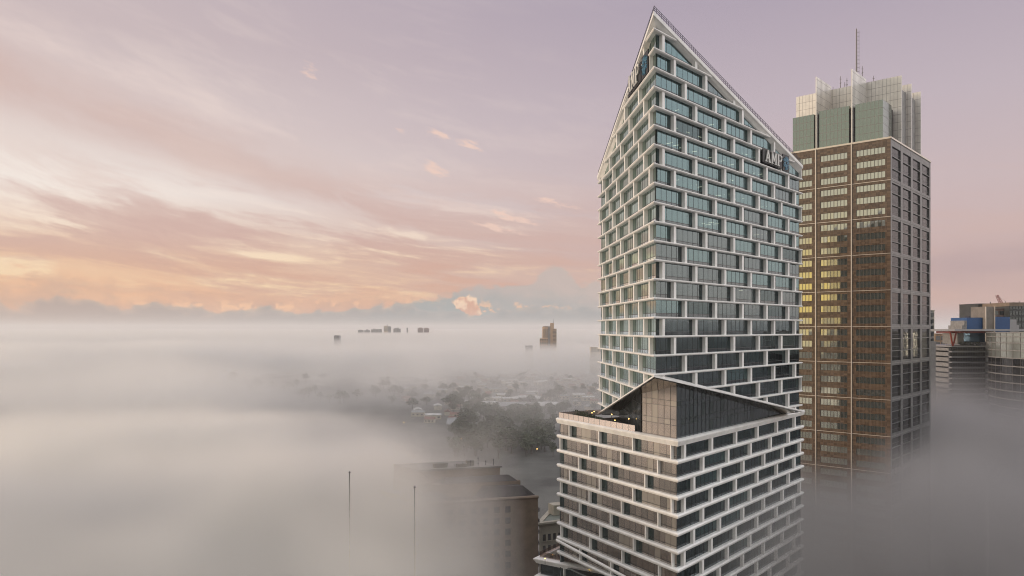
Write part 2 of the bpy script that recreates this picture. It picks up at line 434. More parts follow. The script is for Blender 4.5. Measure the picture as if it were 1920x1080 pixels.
# ------------------------------------------------------------------ windows: one mesh each, panes and mullions inside
def window(face, t0, t1, z0, z1, off, panes, planes=(), sill=0.72, glass=0, low=1, mull=2, blind=None, rng=random, tilt=0.004, mw=0.036):
    mb = MB(); w = (t1 - t0) / panes
    total = 0.0
    for i in range(panes):
        a, b = t0 + i * w, t0 + (i + 1) * w
        for zz0, zz1, mm in (((z0 + sill, z1, glass), (z0, z0 + sill, low)) if sill else ((z0, z1, glass),)):
            poly = clip([(a, zz0), (b, zz0), (b, zz1), (a, zz1)], planes)
            if len(poly) < 3: continue
            total += area(poly)
            k1, k2 = rng.uniform(-tilt, tilt), rng.uniform(-tilt, tilt)
            cz, ct = (zz0 + zz1) / 2, (a + b) / 2
            mb.face([face.p(t, z, off + (z - cz) * k1 + (t - ct) * k2) for t, z in poly], mm)
        if blind is not None and rng.random() < 0.28:
            dz_ = rng.choice((0, 0, 0.4, 0.9))
            poly = clip([(a + 0.1, z0 + 0.1 + dz_), (b - 0.1, z0 + 0.1 + dz_), (b - 0.1, z1 - 0.05), (a + 0.1, z1 - 0.05)], planes)
            if len(poly) >= 3: mb.face([face.p(t, z, off - 0.35) for t, z in poly], blind)
    for i in range(panes + 1):
        a = t0 + i * w
        face.rect(mb, a - mw / 2, a + mw / 2, z0, z1, off - 0.04, off + 0.035, mull, planes)
    if sill: face.rect(mb, t0, t1, z0 + sill - 0.05, z0 + sill + 0.05, off - 0.04, off + 0.03, mull, planes)
    return mb, total

def place_windows(root, wins, mats, name='window', most=100):
    """the largest windows in the picture as parts of their own, the rest as one part"""
    wins = [w for w in wins if w[0].f]
    wins.sort(key=lambda w: -w[1])
    for mb, _ in wins[:most]: mb.build(name, mats, root, recalc=False)
    rest = MB()
    for mb, _ in wins[most:]: rest.add(mb)
    if rest.f:
        tag(rest.build(name, mats, root, recalc=False), kind='stuff')

def seen_size(face, t, z, a):
    p = face.p(t, z); v = Vector((p.x, p.y, 0)).normalized()
    px_, py_ = 960 + F * p.x / p.y, HORIZON - F * (p.z - CAM_Z) / p.y
    inside = -40 < px_ < 1960 and -40 < py_ < 1120
    return a * abs(v.x * face.n.x + v.y * face.n.y) / (p.y * p.y) * (1 if inside else 0.001)

# ================================================================== the white tower of stacked volumes
FH = 3.785
Cu, Ru, Lu = (28.0, 147.0), (77.8, 200.5), (23.8, 205.8)
Cl, Rl, Ll = (34.7, 156.5), (83.5, 214.0), (11.9, 195.6)
REF_U, REF_L = (45.0, 195.0), (45.0, 195.0)
def roof_z(y): return 62.2 - 0.345 * (y - 147.0)
def cut_z(y): return -9.6 - 0.24 * (y - 147.0)
U_R, U_L = Face(Cu, Ru), Face(Cu, Lu)
L_R, L_L = Face(Cl, Rl), Face(Cl, Ll)
tower = empty('office_tower', (50, 195, 0), 'white office tower with stacked brick like window frames and a slanted pointed crown', 'skyscraper')
G_OFF = -0.80; G_LEFT = -0.82
def half_planes(face, drop=1.75, lift=0.55):
    # z <= roof - drop,  z >= cut + lift, as half planes of (t, z)
    y0, dy_ = face.o.y, face.d.y
    return [(0.345 * dy_, 1.0, 62.2 - drop - 0.345 * (y0 - 147.0)), (-0.24 * dy_, -1.0, -(-9.6 + lift) + 0.24 * (y0 - 147.0))]
LEDGE = [(-0.95, 0.0), (0.08, 0.0), (0.26, -0.08), (0.26, -0.26), (0.05, -0.44), (-0.95, -0.44)]
from mathutils import Matrix
_c = Matrix(((U_R.n.x, U_R.n.y), (U_L.n.x, U_L.n.y))).inverted() @ Vector((G_OFF, G_LEFT))
T_START = {0: _c.dot(U_R.d), 1: _c.dot(U_L.d)}
wins = []; WM = [M['glass'], M['span'], M['mull'], M['blind'], M['bronze'], M['smoke'], M['bronze_dim'], M['bronze_blind'], M['teal_dark'], M['side'], M['glass_refl_grey'], M['glass_refl_dim']]
grng = random.Random(17)
def cutline(y_lo, y_hi):
    """the upper block's outline left end -> corner -> right end limited to y_lo..y_hi; one or two runs"""
    runs = []
    def on(face, y): return tuple(face.o + face.d * ((y - face.o.y) / face.d.y))
    if y_lo <= 147.0:
        runs.append([on(U_L, min(y_hi, Lu[1])), Cu, on(U_R, min(y_hi, Ru[1]))])
    else:
        if y_lo < Lu[1]: runs.append([on(U_L, min(y_hi, Lu[1])), on(U_L, y_lo)])
        if y_lo < Ru[1]: runs.append([on(U_R, y_lo), on(U_R, min(y_hi, Ru[1]))])
    return runs
for k in range(-7, 17):
    zk = 36.45 - FH * k
    zb = zk - FH                                # the row between ledge k and ledge k+1
    mb = MB()
    y_hi = 147.0 + (62.2 - 1.0 - zk) / 0.345
    y_lo = 147.0 + (-9.6 - (zk - 0.44)) / 0.24 if zk - 0.44 < -9.6 else 0.0
    if y_hi > 147.6:
        runs = cutline(y_lo, y_hi)
        for run in runs[:-1] if len(runs) > 1 else runs: sweep(mb, run, LEDGE, REF_U, [zk] * 3)
    else: runs = []
    split = len(runs) > 1 or not runs           # below the cut (or above the peak) the two facades are separate
    for fi, (face, first, pitch, step) in ((1, (U_L, 8.9, 13.4, -4.47)), (0, (U_R, 3.93, 13.1, 4.37))):
        go_ = (G_OFF, G_LEFT)[fi]
        if split and fi == 0:
            mb.build('floor_band', M['white'], tower); mb = MB()
            for run in runs[-1:]: sweep(mb, run, LEDGE, REF_U, [zk] * 3)
        pl = half_planes(face); tc_ = T_START[fi]
        e = (first + step * k) % pitch
        edges = [e + pitch * i for i in range(-1, 8) if e + pitch * i < face.len + 1.5]
        ts = sorted(x for x in edges if x > 0.6)
        prev = tc_
        for x in ts + [face.len + 0.9]:
            f0, f1 = x - 0.9, min(x, face.len)
            if f0 < face.len - 0.1:
                face.rect(mb, max(f0, 0.05), f1, zb, zk - 0.44, go_ - 0.05, 0.0, 0, half_planes(face, 1.0, 0.2))
            if f0 - prev > 0.25:
                n = max(1, round((min(f0, face.len) - prev) / 2.0))
                wmb, a = window(face, prev, min(f0, face.len), zb + 0.002, zk - 0.40, go_, n, pl, blind=3, glass=grng.choices((0, 10, 11), (max(0.06, 1.0 - max(k - 1, 0) / 7.0), min(0.9, 0.05 + max(k - 1, 0) / 8.0), 0.02 + max(k - 6, 0) * 0.10))[0] if fi == 0 else 9)  # lower floors pick greyer glass to imitate the changing reflection
                wins.append((wmb, seen_size(face, (prev + f0) / 2, (zb + zk) / 2, a)))
            prev = f1
            if prev >= face.len - 0.2: break
    mb.build('floor_band', M['white'], tower)
# interior slabs with ceilings, core, lights
def poly_clip_y(poly, lo, hi):
    return clip(poly, [(0, -1, -lo), (0, 1, hi)])
plan_u = [(30.2, 153.0), (76.0, 201.0), (61.5, 219.0), (26.2, 204.8)]
for k in range(-6, 16):
    zk = 36.45 - FH * k
    lo = 147 + max(0.0, (-9.6 - (zk - 1.6)) / 0.24); hi = 147.0 + (62.2 - 2.2 - zk) / 0.345
    pl_ = poly_clip_y(plan_u, lo, hi)
    if len(pl_) < 3: continue
    mb = MB(); mb.prism(pl_, CAM_Z + zk - 0.5, CAM_Z + zk - 0.1, 0, 1)
    mb.build('floor_slab', [M['ceil'], M['carpet']], tower)
def inside(poly, x, y):
    return all((b[0] - a[0]) * (y - a[1]) - (b[1] - a[1]) * (x - a[0]) > 0.8 * (Vector(b) - Vector(a)).length for a, b in zip(poly, poly[1:] + poly[:1]))
core = MB(); core.prism([(38, 180), (58, 199), (54, 211), (36, 203)], CAM_Z - 24, CAM_Z + 34, 0); core.build('core_wall', M['core'], tower)
rng = random.Random(3)
for k in range(-5, 8):
    zk = 36.45 - FH * k
    mb = MB(); dens = 0.6 if k < 0 else (0.22 if k < 3 else 0.08)
    t = 3.0
    while t < 70:
        if rng.random() < dens:
            for dep in (2.4, 4.6, 6.8):
                p = U_R.p(t, zk - 0.53, -dep)
                if p.y < 147 + (62.2 - 3.0 - zk) / 0.345 and inside(plan_u, p.x, p.y) and rng.random() < 0.8:
                    mb.box((p.x, p.y, p.z), (1.4, 0.14, 0.06), 0, math.atan2(U_R.d.y, U_R.d.x) + (0.5 * math.pi if k % 2 else 0))
        t += 2.6
    mb.build('ceiling_light', M['tube'], tower)
# slanted crown: raking fascia, roof sheet, safety railing
pts = [Lu, Cu, Ru]; zr = [roof_z(p[1]) for p in pts]
mb = MB(); sweep(mb, pts, [(G_OFF, 0.0), (0.35, 0.0), (0.35, -0.75), (0.10, -1.0), (G_OFF - 0.05, -2.0), (G_OFF - 0.9, -2.0), (G_OFF - 0.9, 0.0)], REF_U, zr)
mb.build('roof_edge', M['white'], tower)
mb = MB(); mb.face([(x, y, CAM_Z + roof_z(y) - 0.15) for x, y in [(30, 151), (76.5, 201), (62, 220.5), (25, 205.3)]]); mb.build('roof', M['paleroof'], tower)
mb = MB(); rp = offset_line(pts, 0.05, REF_U)
for a, b in ((rp[0], rp[1]), (rp[1], rp[2])):
    for hgt in (0.45, 0.85, 1.25):
        mb.bar((a.x, a.y, CAM_Z + roof_z(a.y) + hgt), (b.x, b.y, CAM_Z + roof_z(b.y) + hgt), 0.045, n=4)
    n = int((b - a).length / 0.9)
    for i in range(n + 1):
        p = a.lerp(b, i / n); z = CAM_Z + roof_z(p.y)
        mb.bar((p.x, p.y, z - 0.02), (p.x, p.y, z + 1.3), 0.05, n=4)
mb.build('railing', M['rail'], tower)
# cut under the upper block: thin white edge and polished soffit
zc = [cut_z(p[1]) for p in pts]
mb = MB(); sweep(mb, pts, [(G_OFF - 0.1, 0.55), (0.25, 0.42), (0.25, 0.12), (-0.1, 0.0), (G_OFF - 0.1, 0.0)], REF_U, zc); mb.build('lower_edge', M['white'], tower)
mb = MB(); mb.face([(x, y, CAM_Z + cut_z(y) - 0.004) for x, y in [(28.3, 148), (77.0, 200.5), (62, 220.5), (24.2, 205.2)]]); mb.build('soffit', M['soffit'], tower)

# lower block
JB = [-28.5 - 3.8 * j for j in range(0, 13)]            # undersides of its ledges
big = [(G_OFF - 0.2, 0.0), (0.05, 0.0), (0.55, -0.25), (0.55, -0.40), (0.05, -1.45), (G_OFF - 0.2, -1.45)]
lp = [Ll, Cl, Rl]
mb = MB(); sweep(mb, lp, big, REF_L, [-23.3] * 3); mb.build('terrace_ledge', M['white'], tower)
LOWL = [(G_OFF - 0.1, 0.80), (0.0, 0.80), (0.26, 0.56), (0.26, 0.36), (0.02, 0.0), (G_OFF - 0.1, 0.0)]
tops = [-24.75] + JB
for j, zb in enumerate(JB):
    mb = MB(); sweep(mb, lp if j < 9 else lp[1:], LOWL, REF_L, [zb] * 3)
    z1, z0 = tops[j], zb + 0.75
    half = 0.5 * math.acos(L_R.d.dot(L_L.d)); tc_ = 0.80 / math.tan(half)
    e = (3.85 - 4.4 * j) % 13.1
    prev = tc_
    for x in [v for v in (e + 13.1 * i for i in range(0, 8)) if v > 0.9] + [L_R.len + 0.9]:
        f0, f1 = x - 0.9, min(x, L_R.len)
        if f0 < L_R.len - 0.1: L_R.rect(mb, f0, f1, z0, z1, G_OFF - 0.1, 0.0)
        if f0 - prev > 0.3:
            b = min(f0, L_R.len); n = max(1, round((b - prev) / 2.0))
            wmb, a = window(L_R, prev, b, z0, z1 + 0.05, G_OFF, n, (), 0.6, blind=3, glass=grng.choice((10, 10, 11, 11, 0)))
            wins.append((wmb, seen_size(L_R, (prev + b) / 2, (z0 + z1) / 2, a)))
        prev = f1
        if prev >= L_R.len - 0.2: break
    e = [14.6, 6.6, 2.6, 10.6][j % 4] if j < 4 else [14.6, 6.6, 2.6, 10.6][j % 4]
    e = (14.9 + 4.15 * j) % 12.6
    if j >= 9:
        mb.build('floor_band', M['white'], tower); continue
    prev = tc_
    for x in [v for v in (e + 12.6 * i for i in range(0, 8)) if v > 0.5] + [L_L.len + 0.3]:
        f0, f1 = x - 0.3, min(x, L_L.len)
        if f0 < L_L.len - 0.05: L_L.rect(mb, f0, f1, z0, z1, G_OFF - 0.1, 0.0)
        if f0 - prev > 0.3:
            b = min(f0, L_L.len); n = max(1, round((b - prev) / 1.9))
            wmb, a = window(L_L, prev, b, z0, z1 + 0.05, G_OFF, n, (), 0.6, glass=4, low=4, blind=None)
            pane_i = [i for i, mm in enumerate(wmb.m) if mm == 4]; vr = random.Random(j * 31 + int(x * 7))
            for i in pane_i[:len(pane_i) // 2 * 2:2]:
                c_ = vr.choice((4, 4, 4, 6, 6, 7)); wmb.m[i] = c_; wmb.m[i + 1] = 6 if c_ == 4 else c_
            if n > 4: wmb.m[pane_i[-1]] = wmb.m[pane_i[-2]] = 8  # shade and reflection beside the fin put in as a darker pane
            wins.append((wmb, seen_size(L_L, (prev + b) / 2, (z0 + z1) / 2, a)))
        prev = f1
        if prev >= L_L.len - 0.1: break
    mb.build('floor_band', M['white'], tower)
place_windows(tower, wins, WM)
plan_l = [(36.3, 160.0), (81.5, 213.5), (65.5, 222.5), (14.0, 195.3)]
for j, zb in enumerate(JB):
    mb = MB(); mb.prism(plan_l, CAM_Z + zb + 0.1, CAM_Z + zb + 0.5, 0, 1); mb.build('floor_slab', [M['ceil'], M['carpet']], tower)
mb = MB(); mb.prism([(42, 178), (66, 206), (56, 215), (30, 200)], 0, CAM_Z - 24.4, 0); mb.build('core_wall', M['core'], tower)
# rear walls, away from the camera: plain glazing seen from behind and in reflections
M['rear'] = mirror_glass('rear_glazing', (0.10, 0.12, 0.125), 0.08, 0.5, 0.04)
for line, zt, zb_ in (([(77.2, 201.05), (62, 221), (24.7, 205.9)], None, None), ([(82.9, 214.5), (66, 224), (12.6, 196.0)], -24.3, -149.9)):
    for a, b in zip(line, line[1:]):
        mb = MB()
        za = [(roof_z(p[1]) - 0.4, cut_z(p[1])) if zt is None else (zt, zb_) for p in (a, b)]
        n_ = (Vector(b) - Vector(a)).normalized(); n_ = Vector((n_.y, -n_.x)) * 0.4
        if n_.dot(Vector(a) - Vector((48, 195))) > 0: n_ = -n_
        ring_ = lambda q_: [Vector((a[0] + q_.x, a[1] + q_.y, CAM_Z + za[0][1])), Vector((b[0] + q_.x, b[1] + q_.y, CAM_Z + za[1][1])), Vector((b[0] + q_.x, b[1] + q_.y, CAM_Z + za[1][0])), Vector((a[0] + q_.x, a[1] + q_.y, CAM_Z + za[0][0]))]
        mb.loops([ring_(Vector((0, 0))), ring_(n_)]); mb.build('rear_wall', M['rear'], tower)
# glazed storey between the blocks
def wall_glass(face, t0, t1, top, z0, panes, rows, glass, name):
    mb = MB(); w = (t1 - t0) / panes; r_ = random.Random(5)
    y0, dy_ = face.o.y, face.d.y
    pl = [(0.24 * dy_, 1.0, -9.65 - 0.24 * (y0 - 147.0))]
    for i in range(panes):
        for k in range(len(rows) - 1):
            poly = clip([(t0 + i * w, rows[k]), (t0 + (i + 1) * w, rows[k]), (t0 + (i + 1) * w, rows[k + 1]), (t0 + i * w, rows[k + 1])], pl)
            if len(poly) >= 3:
                k1, k2 = r_.uniform(-.003, .003), r_.uniform(-.003, .003)
                mb.face([face.p(t, z, G_OFF + (z - rows[k]) * k1 + (t - t0 - i * w) * k2) for t, z in poly], r_.choice((0, 0, 0, 2)))
    for i in range(panes + 1): face.rect(mb, t0 + i * w - 0.035, t0 + i * w + 0.035, z0, -8.0, G_OFF - 0.05, G_OFF + 0.05, 1, pl)
    for z in rows[1:-1]: face.rect(mb, t0, t1, z - 0.035, z + 0.035, G_OFF - 0.05, G_OFF + 0.045, 1, pl)
    mb.build(name, [glass, M['mull'], M['bronze_blind'] if glass == M['bronze'] else M['teal_dark']], tower, recalc=False)
tcl = 0.80 / math.tan(0.5 * math.acos(L_R.d.dot(L_L.d)))
wall_glass(L_R, tcl, 71.0, 0, -23.3, 36, [-23.35, -20.6, -19.4, -16.6, -15.4, -12.4, -8.0], M['smoke'], 'glass_wall')
wall_glass(L_L, tcl, 12.9, 0, -23.3, 6, [-23.35, -20.6, -19.4, -16.6, -15.4, -12.4, -8.0], M['bronze'], 'glass_wall')
back_face = Face((28.1, 167.6), (27.6, 200.0))
wall_glass(back_face, 0.0, 30.0, 0, -24.2, 18, [-24.3, -20.6, -17.0, -8.0], M['smoke'], 'glass_wall')
mb = MB(); mb.prism([(34.9, 158.5), (82.5, 213.8), (66, 223.5), (12.6, 195.8)], CAM_Z - 24.9, CAM_Z - 24.25); mb.build('terrace_floor', M['deck'], tower)
mb = MB()
def balustrade(mb, a, b, z0, z1, step):
    a, b = Vector(a), Vector(b); n = max(1, int((b - a).length / step)); d = (b - a) / n
    for i in range(n):
        p, q_ = a + d * (i + 0.02), a + d * (i + 0.98)
        mb.face([(p.x, p.y, z0), (q_.x, q_.y, z0), (q_.x, q_.y, z1), (p.x, p.y, z1)], 0)
        mb.bar((a.x + d.x * i, a.y + d.y * i, z0), (a.x + d.x * i, a.y + d.y * i, z1 + 0.02), 0.035, n=4, m=1)
p0, p1 = L_L.p(14.0, 0, -0.15), L_L.p(L_L.len - 0.4, 0, -0.15)
balustrade(mb, (p0.x, p0.y), (p1.x, p1.y), CAM_Z - 23.3, CAM_Z - 21.9, 2.2)
balustrade(mb, (p1.x, p1.y), (24.0, 202.0), CAM_Z - 23.3, CAM_Z - 21.9, 2.2)
mb.build('balustrade', [M['balus'], M['rail']], tower, recalc=False)
# third block below
Lt, Ct = (6.6, 200.0), (41.0, 177.5)
mb = MB(); sweep(mb, [(24.0, 226.0), Lt, Ct], [(-1.0, 0.0), (0.05, 0.0), (0.7, -0.3), (0.7, -0.5), (0.05, -1.6), (-1.0, -1.6)], (40, 215), [-61.2] * 3); mb.build('terrace_ledge', M['white'], tower)
mb = MB(); sweep(mb, [(24.0, 226.0), Lt, Ct], [(-1.0, 0.8), (0.0, 0.8), (0.5, 0.4), (0.02, 0.0), (-1.0, 0.0)], (40, 215), [-66.6] * 3)
T_F = Face(Ct, Lt)
for t in (7.0, 20.0, 33.0): T_F.rect(mb, t - 0.3, t, -65.8, -62.8, -0.9, 0.0)
mb.build('floor_band', M['white'], tower)
wmb, a = window(T_F, 0.4, T_F.len - 0.8, -65.9, -62.7, -0.8, 20, (), 0.6, glass=5, low=5); wmb.build('window', WM, tower, recalc=False)
mb = MB(); mb.prism([(7.6, 201), (40, 179), (60, 215), (25, 225)], CAM_Z - 62.9, CAM_Z - 62.3); mb.build('terrace_floor', M['deck'], tower)
mb = MB(); balustrade(mb, (7.5, 200.2), (40, 179), CAM_Z - 61.2, CAM_Z - 59.8, 2.4); balustrade(mb, (7.5, 200.4), (24, 224), CAM_Z - 61.2, CAM_Z - 59.8, 2.4); mb.build('balustrade', [M['balus'], M['rail']], tower, recalc=False)
mb = MB(); T0 = L_L.p(L_L.len, -55.3, 0.3); T1 = L_L.p(4.0, -57.6, 0.3)
mb.loops([[p + Vector((0, 0, 0.35)), p + Vector((L_L.n.x * 0.3, L_L.n.y * 0.3, 0.0)), p + Vector((0, 0, -0.55)), p - Vector((L_L.n.x * 0.8, L_L.n.y * 0.8, 0.1))] for p in (T0, T1)]); mb.build('lower_edge', M['white'], tower)

# ------------------------------------------------------------------ things on the terraces
def foliage(mb, c, r, n, rng, size, m=0, squash=0.8):
    for _ in range(n):
        while True:
            v = Vector((rng.uniform(-1, 1), rng.uniform(-1, 1), rng.uniform(-1, 1)))
            if 0.05 < v.length < 1: break
        v = v.normalized() * v.length ** 0.45
        p = Vector(c) + Vector((v.x * r[0], v.y * r[1], v.z * r[2] * squash))
        s_ = size * rng.uniform(0.6, 1.3)
        u = Vector((rng.uniform(-1, 1), rng.uniform(-1, 1), rng.uniform(-0.6, 0.6))).normalized(); w = u.orthogonal().normalized()
        w.rotate(__import__('mathutils').Quaternion(u, rng.uniform(0, 6.28)))
        mb.face([p - u * s_, p + w * s_ * 0.6, p + u * s_, p - w * s_ * 0.6], m)

TZ = CAM_Z - 24.25
trng = random.Random(11)
def planter(px_, d, w, hgt, label):
    c = at(px_, 786, d); root = empty('planter', (c.x, c.y, TZ), label, 'planter', 'planters on the terrace')
    mb = MB(); mb.box((c.x, c.y, TZ + 0.45), (w, 1.4, 0.9), 0, 2.1); mb.build('tub', M['darkroof'], root)
    mb = MB()
    for q_ in (-0.34, 0.0, 0.34):
        p_ = c + Vector((L_L.d.x, L_L.d.y, 0)) * (q_ * w); foliage(mb, (p_.x, p_.y, TZ + 0.9 + hgt * trng.uniform(0.28, 0.42)), (1.15, 1.15, hgt * 0.5), 260, trng, 0.17)
    mb.build('shrub', M['leaf'], root, recalc=False)
planter(1089, 190.5, 5.2, 3.4, 'dark planter of clipped shrubs beside the outer terrace balustrade')
planter(1104, 187.6, 4.8, 2.7, 'low planter of brighter green shrubs in the middle of the terrace')
planter(1118, 184.8, 4.4, 2.2, 'smaller planter of shrubs nearest the terrace bench')
def lamp_post(px_, d, label, z0, hh):
    c = at(px_, 790, d); root = empty('lamp_post', (c.x, c.y, z0), label, 'lamp post', 'lamps on the terraces')
    mb = MB(); mb.bar((c.x, c.y, z0), (c.x, c.y, z0 + hh), 0.07, n=6); mb.build('post', M['rail'], root)
    mb = MB(); mb.loops([[Vector((c.x + math.cos(a * 0.785) * r_, c.y + math.sin(a * 0.785) * r_, z0 + hh + q_)) for a in range(8)] for r_, q_ in ((0.04, 0), (0.12, 0.07), (0.12, 0.19), (0.04, 0.26))]); mb.build('lantern', M['amber'], root)
lamp_post(1110, 196.0, 'glowing lantern at the outer end of the terrace behind the planters', TZ, 2.0)
lamp_post(1114, 199.0, 'glowing lantern beside the foot of the white tower facade', TZ, 2.0)
lamp_post(1067.5, 192.5, 'glowing lantern seen through the balustrade at the far terrace tip', TZ, 0.7)
lamp_post(1153, 181.0, 'glowing lantern in front of the dark recessed glass', TZ, 1.9)
lamp_post(1147, 178.5, 'tall dark lamp post under the slanted edge', TZ, 3.6)
lamp_post(1179, 178.0, 'dark lamp post beside the bronze glass wall', TZ, 2.6)
lamp_post(1160, 178.5, 'pair of amber lights at the end of the bench', TZ, 0.9)
lamp_post(1148, 178.0, 'amber light behind the balustrade nearest the bronze wall', TZ, 0.55)
TZ2 = CAM_Z - 62.3
lamp_post(1022, 197.0, 'amber light at the tip of the lower terrace', TZ2, 1.5)
lamp_post(1047, 204.0, 'amber light at the back of the lower terrace', TZ2, 1.3)
lamp_post(1105, 190.0, 'amber light under the sloping beam of the lower terrace', TZ2, 0.8)
lamp_post(1068, 206.0, 'faint light beside the sloping beam end', TZ2, 1.2)
ba, bb = at(1147, 783, 187.0), at(1168, 795, 177.5)
root = empty('bench', ((ba.x + bb.x) / 2, (ba.y + bb.y) / 2, TZ), 'long timber bench along the paved terrace', 'bench')
ang = math.atan2(bb.y - ba.y, bb.x - ba.x); ln = (Vector((ba.x, ba.y)) - Vector((bb.x, bb.y))).length
mb = MB()
for k in range(4): mb.box(((ba.x + bb.x) / 2 + math.sin(-ang) * (k * 0.2 - 0.3), (ba.y + bb.y) / 2 + math.cos(ang) * (k * 0.2 - 0.3), TZ + 0.46), (ln, 0.15, 0.06), 0, ang)
mb.build('seat', mat('bench_timber', (0.36, 0.25, 0.15), 0.6, vary=0.2), root)
for k in range(5):
    mb = MB(); c = Vector((ba.x, ba.y)).lerp(Vector((bb.x, bb.y)), 0.05 + k * 0.225); mb.box((c.x, c.y, TZ + 0.215), (0.12, 0.6, 0.43), 0, ang); mb.build('leg', M['rail'], root)

# ------------------------------------------------------------------ lettering: slab serif A M P and a blue starburst
def stroke(mb, place, a, b, w, d0, d1, m=0):
    a, b = Vector(a), Vector(b); n = (b - a).normalized(); n = Vector((-n.y, n.x)) * w / 2
    poly = [a + n, b + n, b - n, a - n]
    mb.loops([[place(p.x, p.y, d0) for p in poly], [place(p.x, p.y, d1) for p in poly]], m)
def letter_a(mb, pl):
    for a, b, w in (((0.18, 0.0), (0.52, 1.0), 0.11), ((0.50, 1.0), (0.84, 0.0), 0.20), ((0.30, 0.33), (0.72, 0.33), 0.08), ((0.02, 0.03), (0.36, 0.03), 0.07), ((0.64, 0.03), (1.0, 0.03), 0.07)): stroke(mb, pl, a, b, w, 0, 0.25)
def letter_m(mb, pl):
    for a, b, w in (((0.17, 0.0), (0.17, 1.0), 0.12), ((0.86, 0.0), (0.86, 1.0), 0.19), ((0.17, 1.0), (0.50, 0.22), 0.17), ((0.50, 0.22), (0.86, 1.0), 0.09), ((0.0, 0.03), (0.34, 0.03), 0.07), ((0.68, 0.03), (1.05, 0.03), 0.07), ((0.0, 0.97), (0.2, 0.97), 0.07), ((0.84, 0.97), (1.05, 0.97), 0.07)): stroke(mb, pl, a, b, w, 0, 0.25)
def letter_p(mb, pl):
    for a, b, w in (((0.22, 0.0), (0.22, 1.0), 0.20), ((0.02, 0.03), (0.46, 0.03), 0.07), ((0.02, 0.97), (0.3, 0.97), 0.07)): stroke(mb, pl, a, b, w, 0, 0.25)
    last = None
    for k in range(9):
        an = math.pi / 2 - k * math.pi / 8; p = (0.55 + 0.32 * math.cos(an), 0.71 + 0.255 * math.sin(an))
        if last: stroke(mb, pl, last, p, 0.10 + 0.05 * math.cos(an), 0, 0.25)
        last = p
    stroke(mb, pl, (0.3, 0.965), (0.57, 0.965), 0.07, 0, 0.25); stroke(mb, pl, (0.3, 0.455), (0.57, 0.455), 0.07, 0, 0.25)
def sign(face, t_letters, t_end, tE0, tE1, z0, z1, z_base, hh, flip, label):
    mid = face.p((t_letters + tE1) / 2, z0, 0.4)
    root = empty('building_sign', mid, label, 'sign', 'signs on the white tower')
    a, b = sorted((t_letters - (0.9 if not flip else -0.9), t_end))
    mb = MB(); face.rect(mb, a, b, z0, z1, 0.05, 0.34); mb.build('screen', M['screen'], root)
    span = (t_end - t_letters) / 3.0
    for i, fn in enumerate((letter_a, letter_m, letter_p)):
        mb = MB(); o = t_letters + span * i; w = span * 0.86
        fn(mb, lambda x, y, dd, o=o, w=w: face.p(o + x * w, z_base + y * hh, 0.45 + dd)); mb.build('letter', M['letter'], root)
    a, b = sorted((tE0, tE1))
    mb = MB(); face.rect(mb, a, b, z0 - 0.2, z1 + 0.5, 0.05, 0.30); mb.build('screen', M['screen'], root)
    mb = MB(); r_ = random.Random(2); cx, cz = (a + b) / 2, (z0 + z1) / 2 + 0.15
    for k in range(34):
        an = k / 34 * math.tau + r_.uniform(-0.12, 0.12); r0, r1 = r_.uniform(0.1, 0.45), r_.uniform(0.6, 1.0)
        hw, hz = (b - a) / 2, (z1 - z0) / 2 + 0.3
        stroke(mb, lambda x, y, dd: face.p(x, y, 0.33 + dd), (cx + math.cos(an) * r0 * hw, cz + math.sin(an) * r0 * hz), (cx + math.cos(an + 0.25) * r1 * hw, cz + math.sin(an + 0.25) * r1 * hz), 0.20, 0, 0.12)
    mb.build('emblem', M['emblem'], root)
sign(U_R, 49.2, 59.6, 60.2, 64.2, 40.7, 44.2, 41.0, 2.9, False, 'dark sign with white letters AMP on the right hand facade near the roof')
sign(U_L, 20.6, 9.6, 9.0, 3.8, 52.0, 56.0, 52.4, 3.6, True, 'dark sign with white letters AMP on the narrow left facade under the peak')

# ================================================================== the brown granite tower behind
K = Vector((120.2, 237.0)); LD, RD = Vector((-0.745, 0.667)), Vector((0.678, 0.735))
def kp(s_, t_, z): return Vector((K.x + LD.x * s_ + RD.x * t_, K.y + LD.y * s_ + RD.y * t_, CAM_Z + z))
B_L, B_R = Face(tuple(K), tuple(K + LD * 35.2)), Face(tuple(K), tuple(K + RD * 47.6))
brown = empty('granite_tower', (K.x, K.y + 20, 0), 'brown granite office tower with green glass crown and a thin mast', 'skyscraper')
M['brown'] = granite('brown_granite', (0.082, 0.054, 0.036), (0.165, 0.112, 0.074), (0.028, 0.02, 0.016), 1.1, 0.65, B_L)
M['grey'] = granite('grey_granite', (0.09, 0.09, 0.09), (0.15, 0.15, 0.148), (0.05, 0.05, 0.05), 1.25, 1.3, B_R, 0.4)
FB = 3.89; TOPB = 60.4
bw = []; M['greymull'] = mat('grey_mullion', (0.07, 0.07, 0.072), 0.5, 0.3)
BM = [M['gold'], M['darkwin'], M['greymull'], M['fine']]
left_bays = [(1.6, 10.45), (13.2, 21.9), (24.7, 33.5)]
right_bays = [(1.5, 10.8), (13.3, 22.4), (25.0, 33.9), (36.5, 46.0)]
line0 = 47.3
brng = random.Random(4)
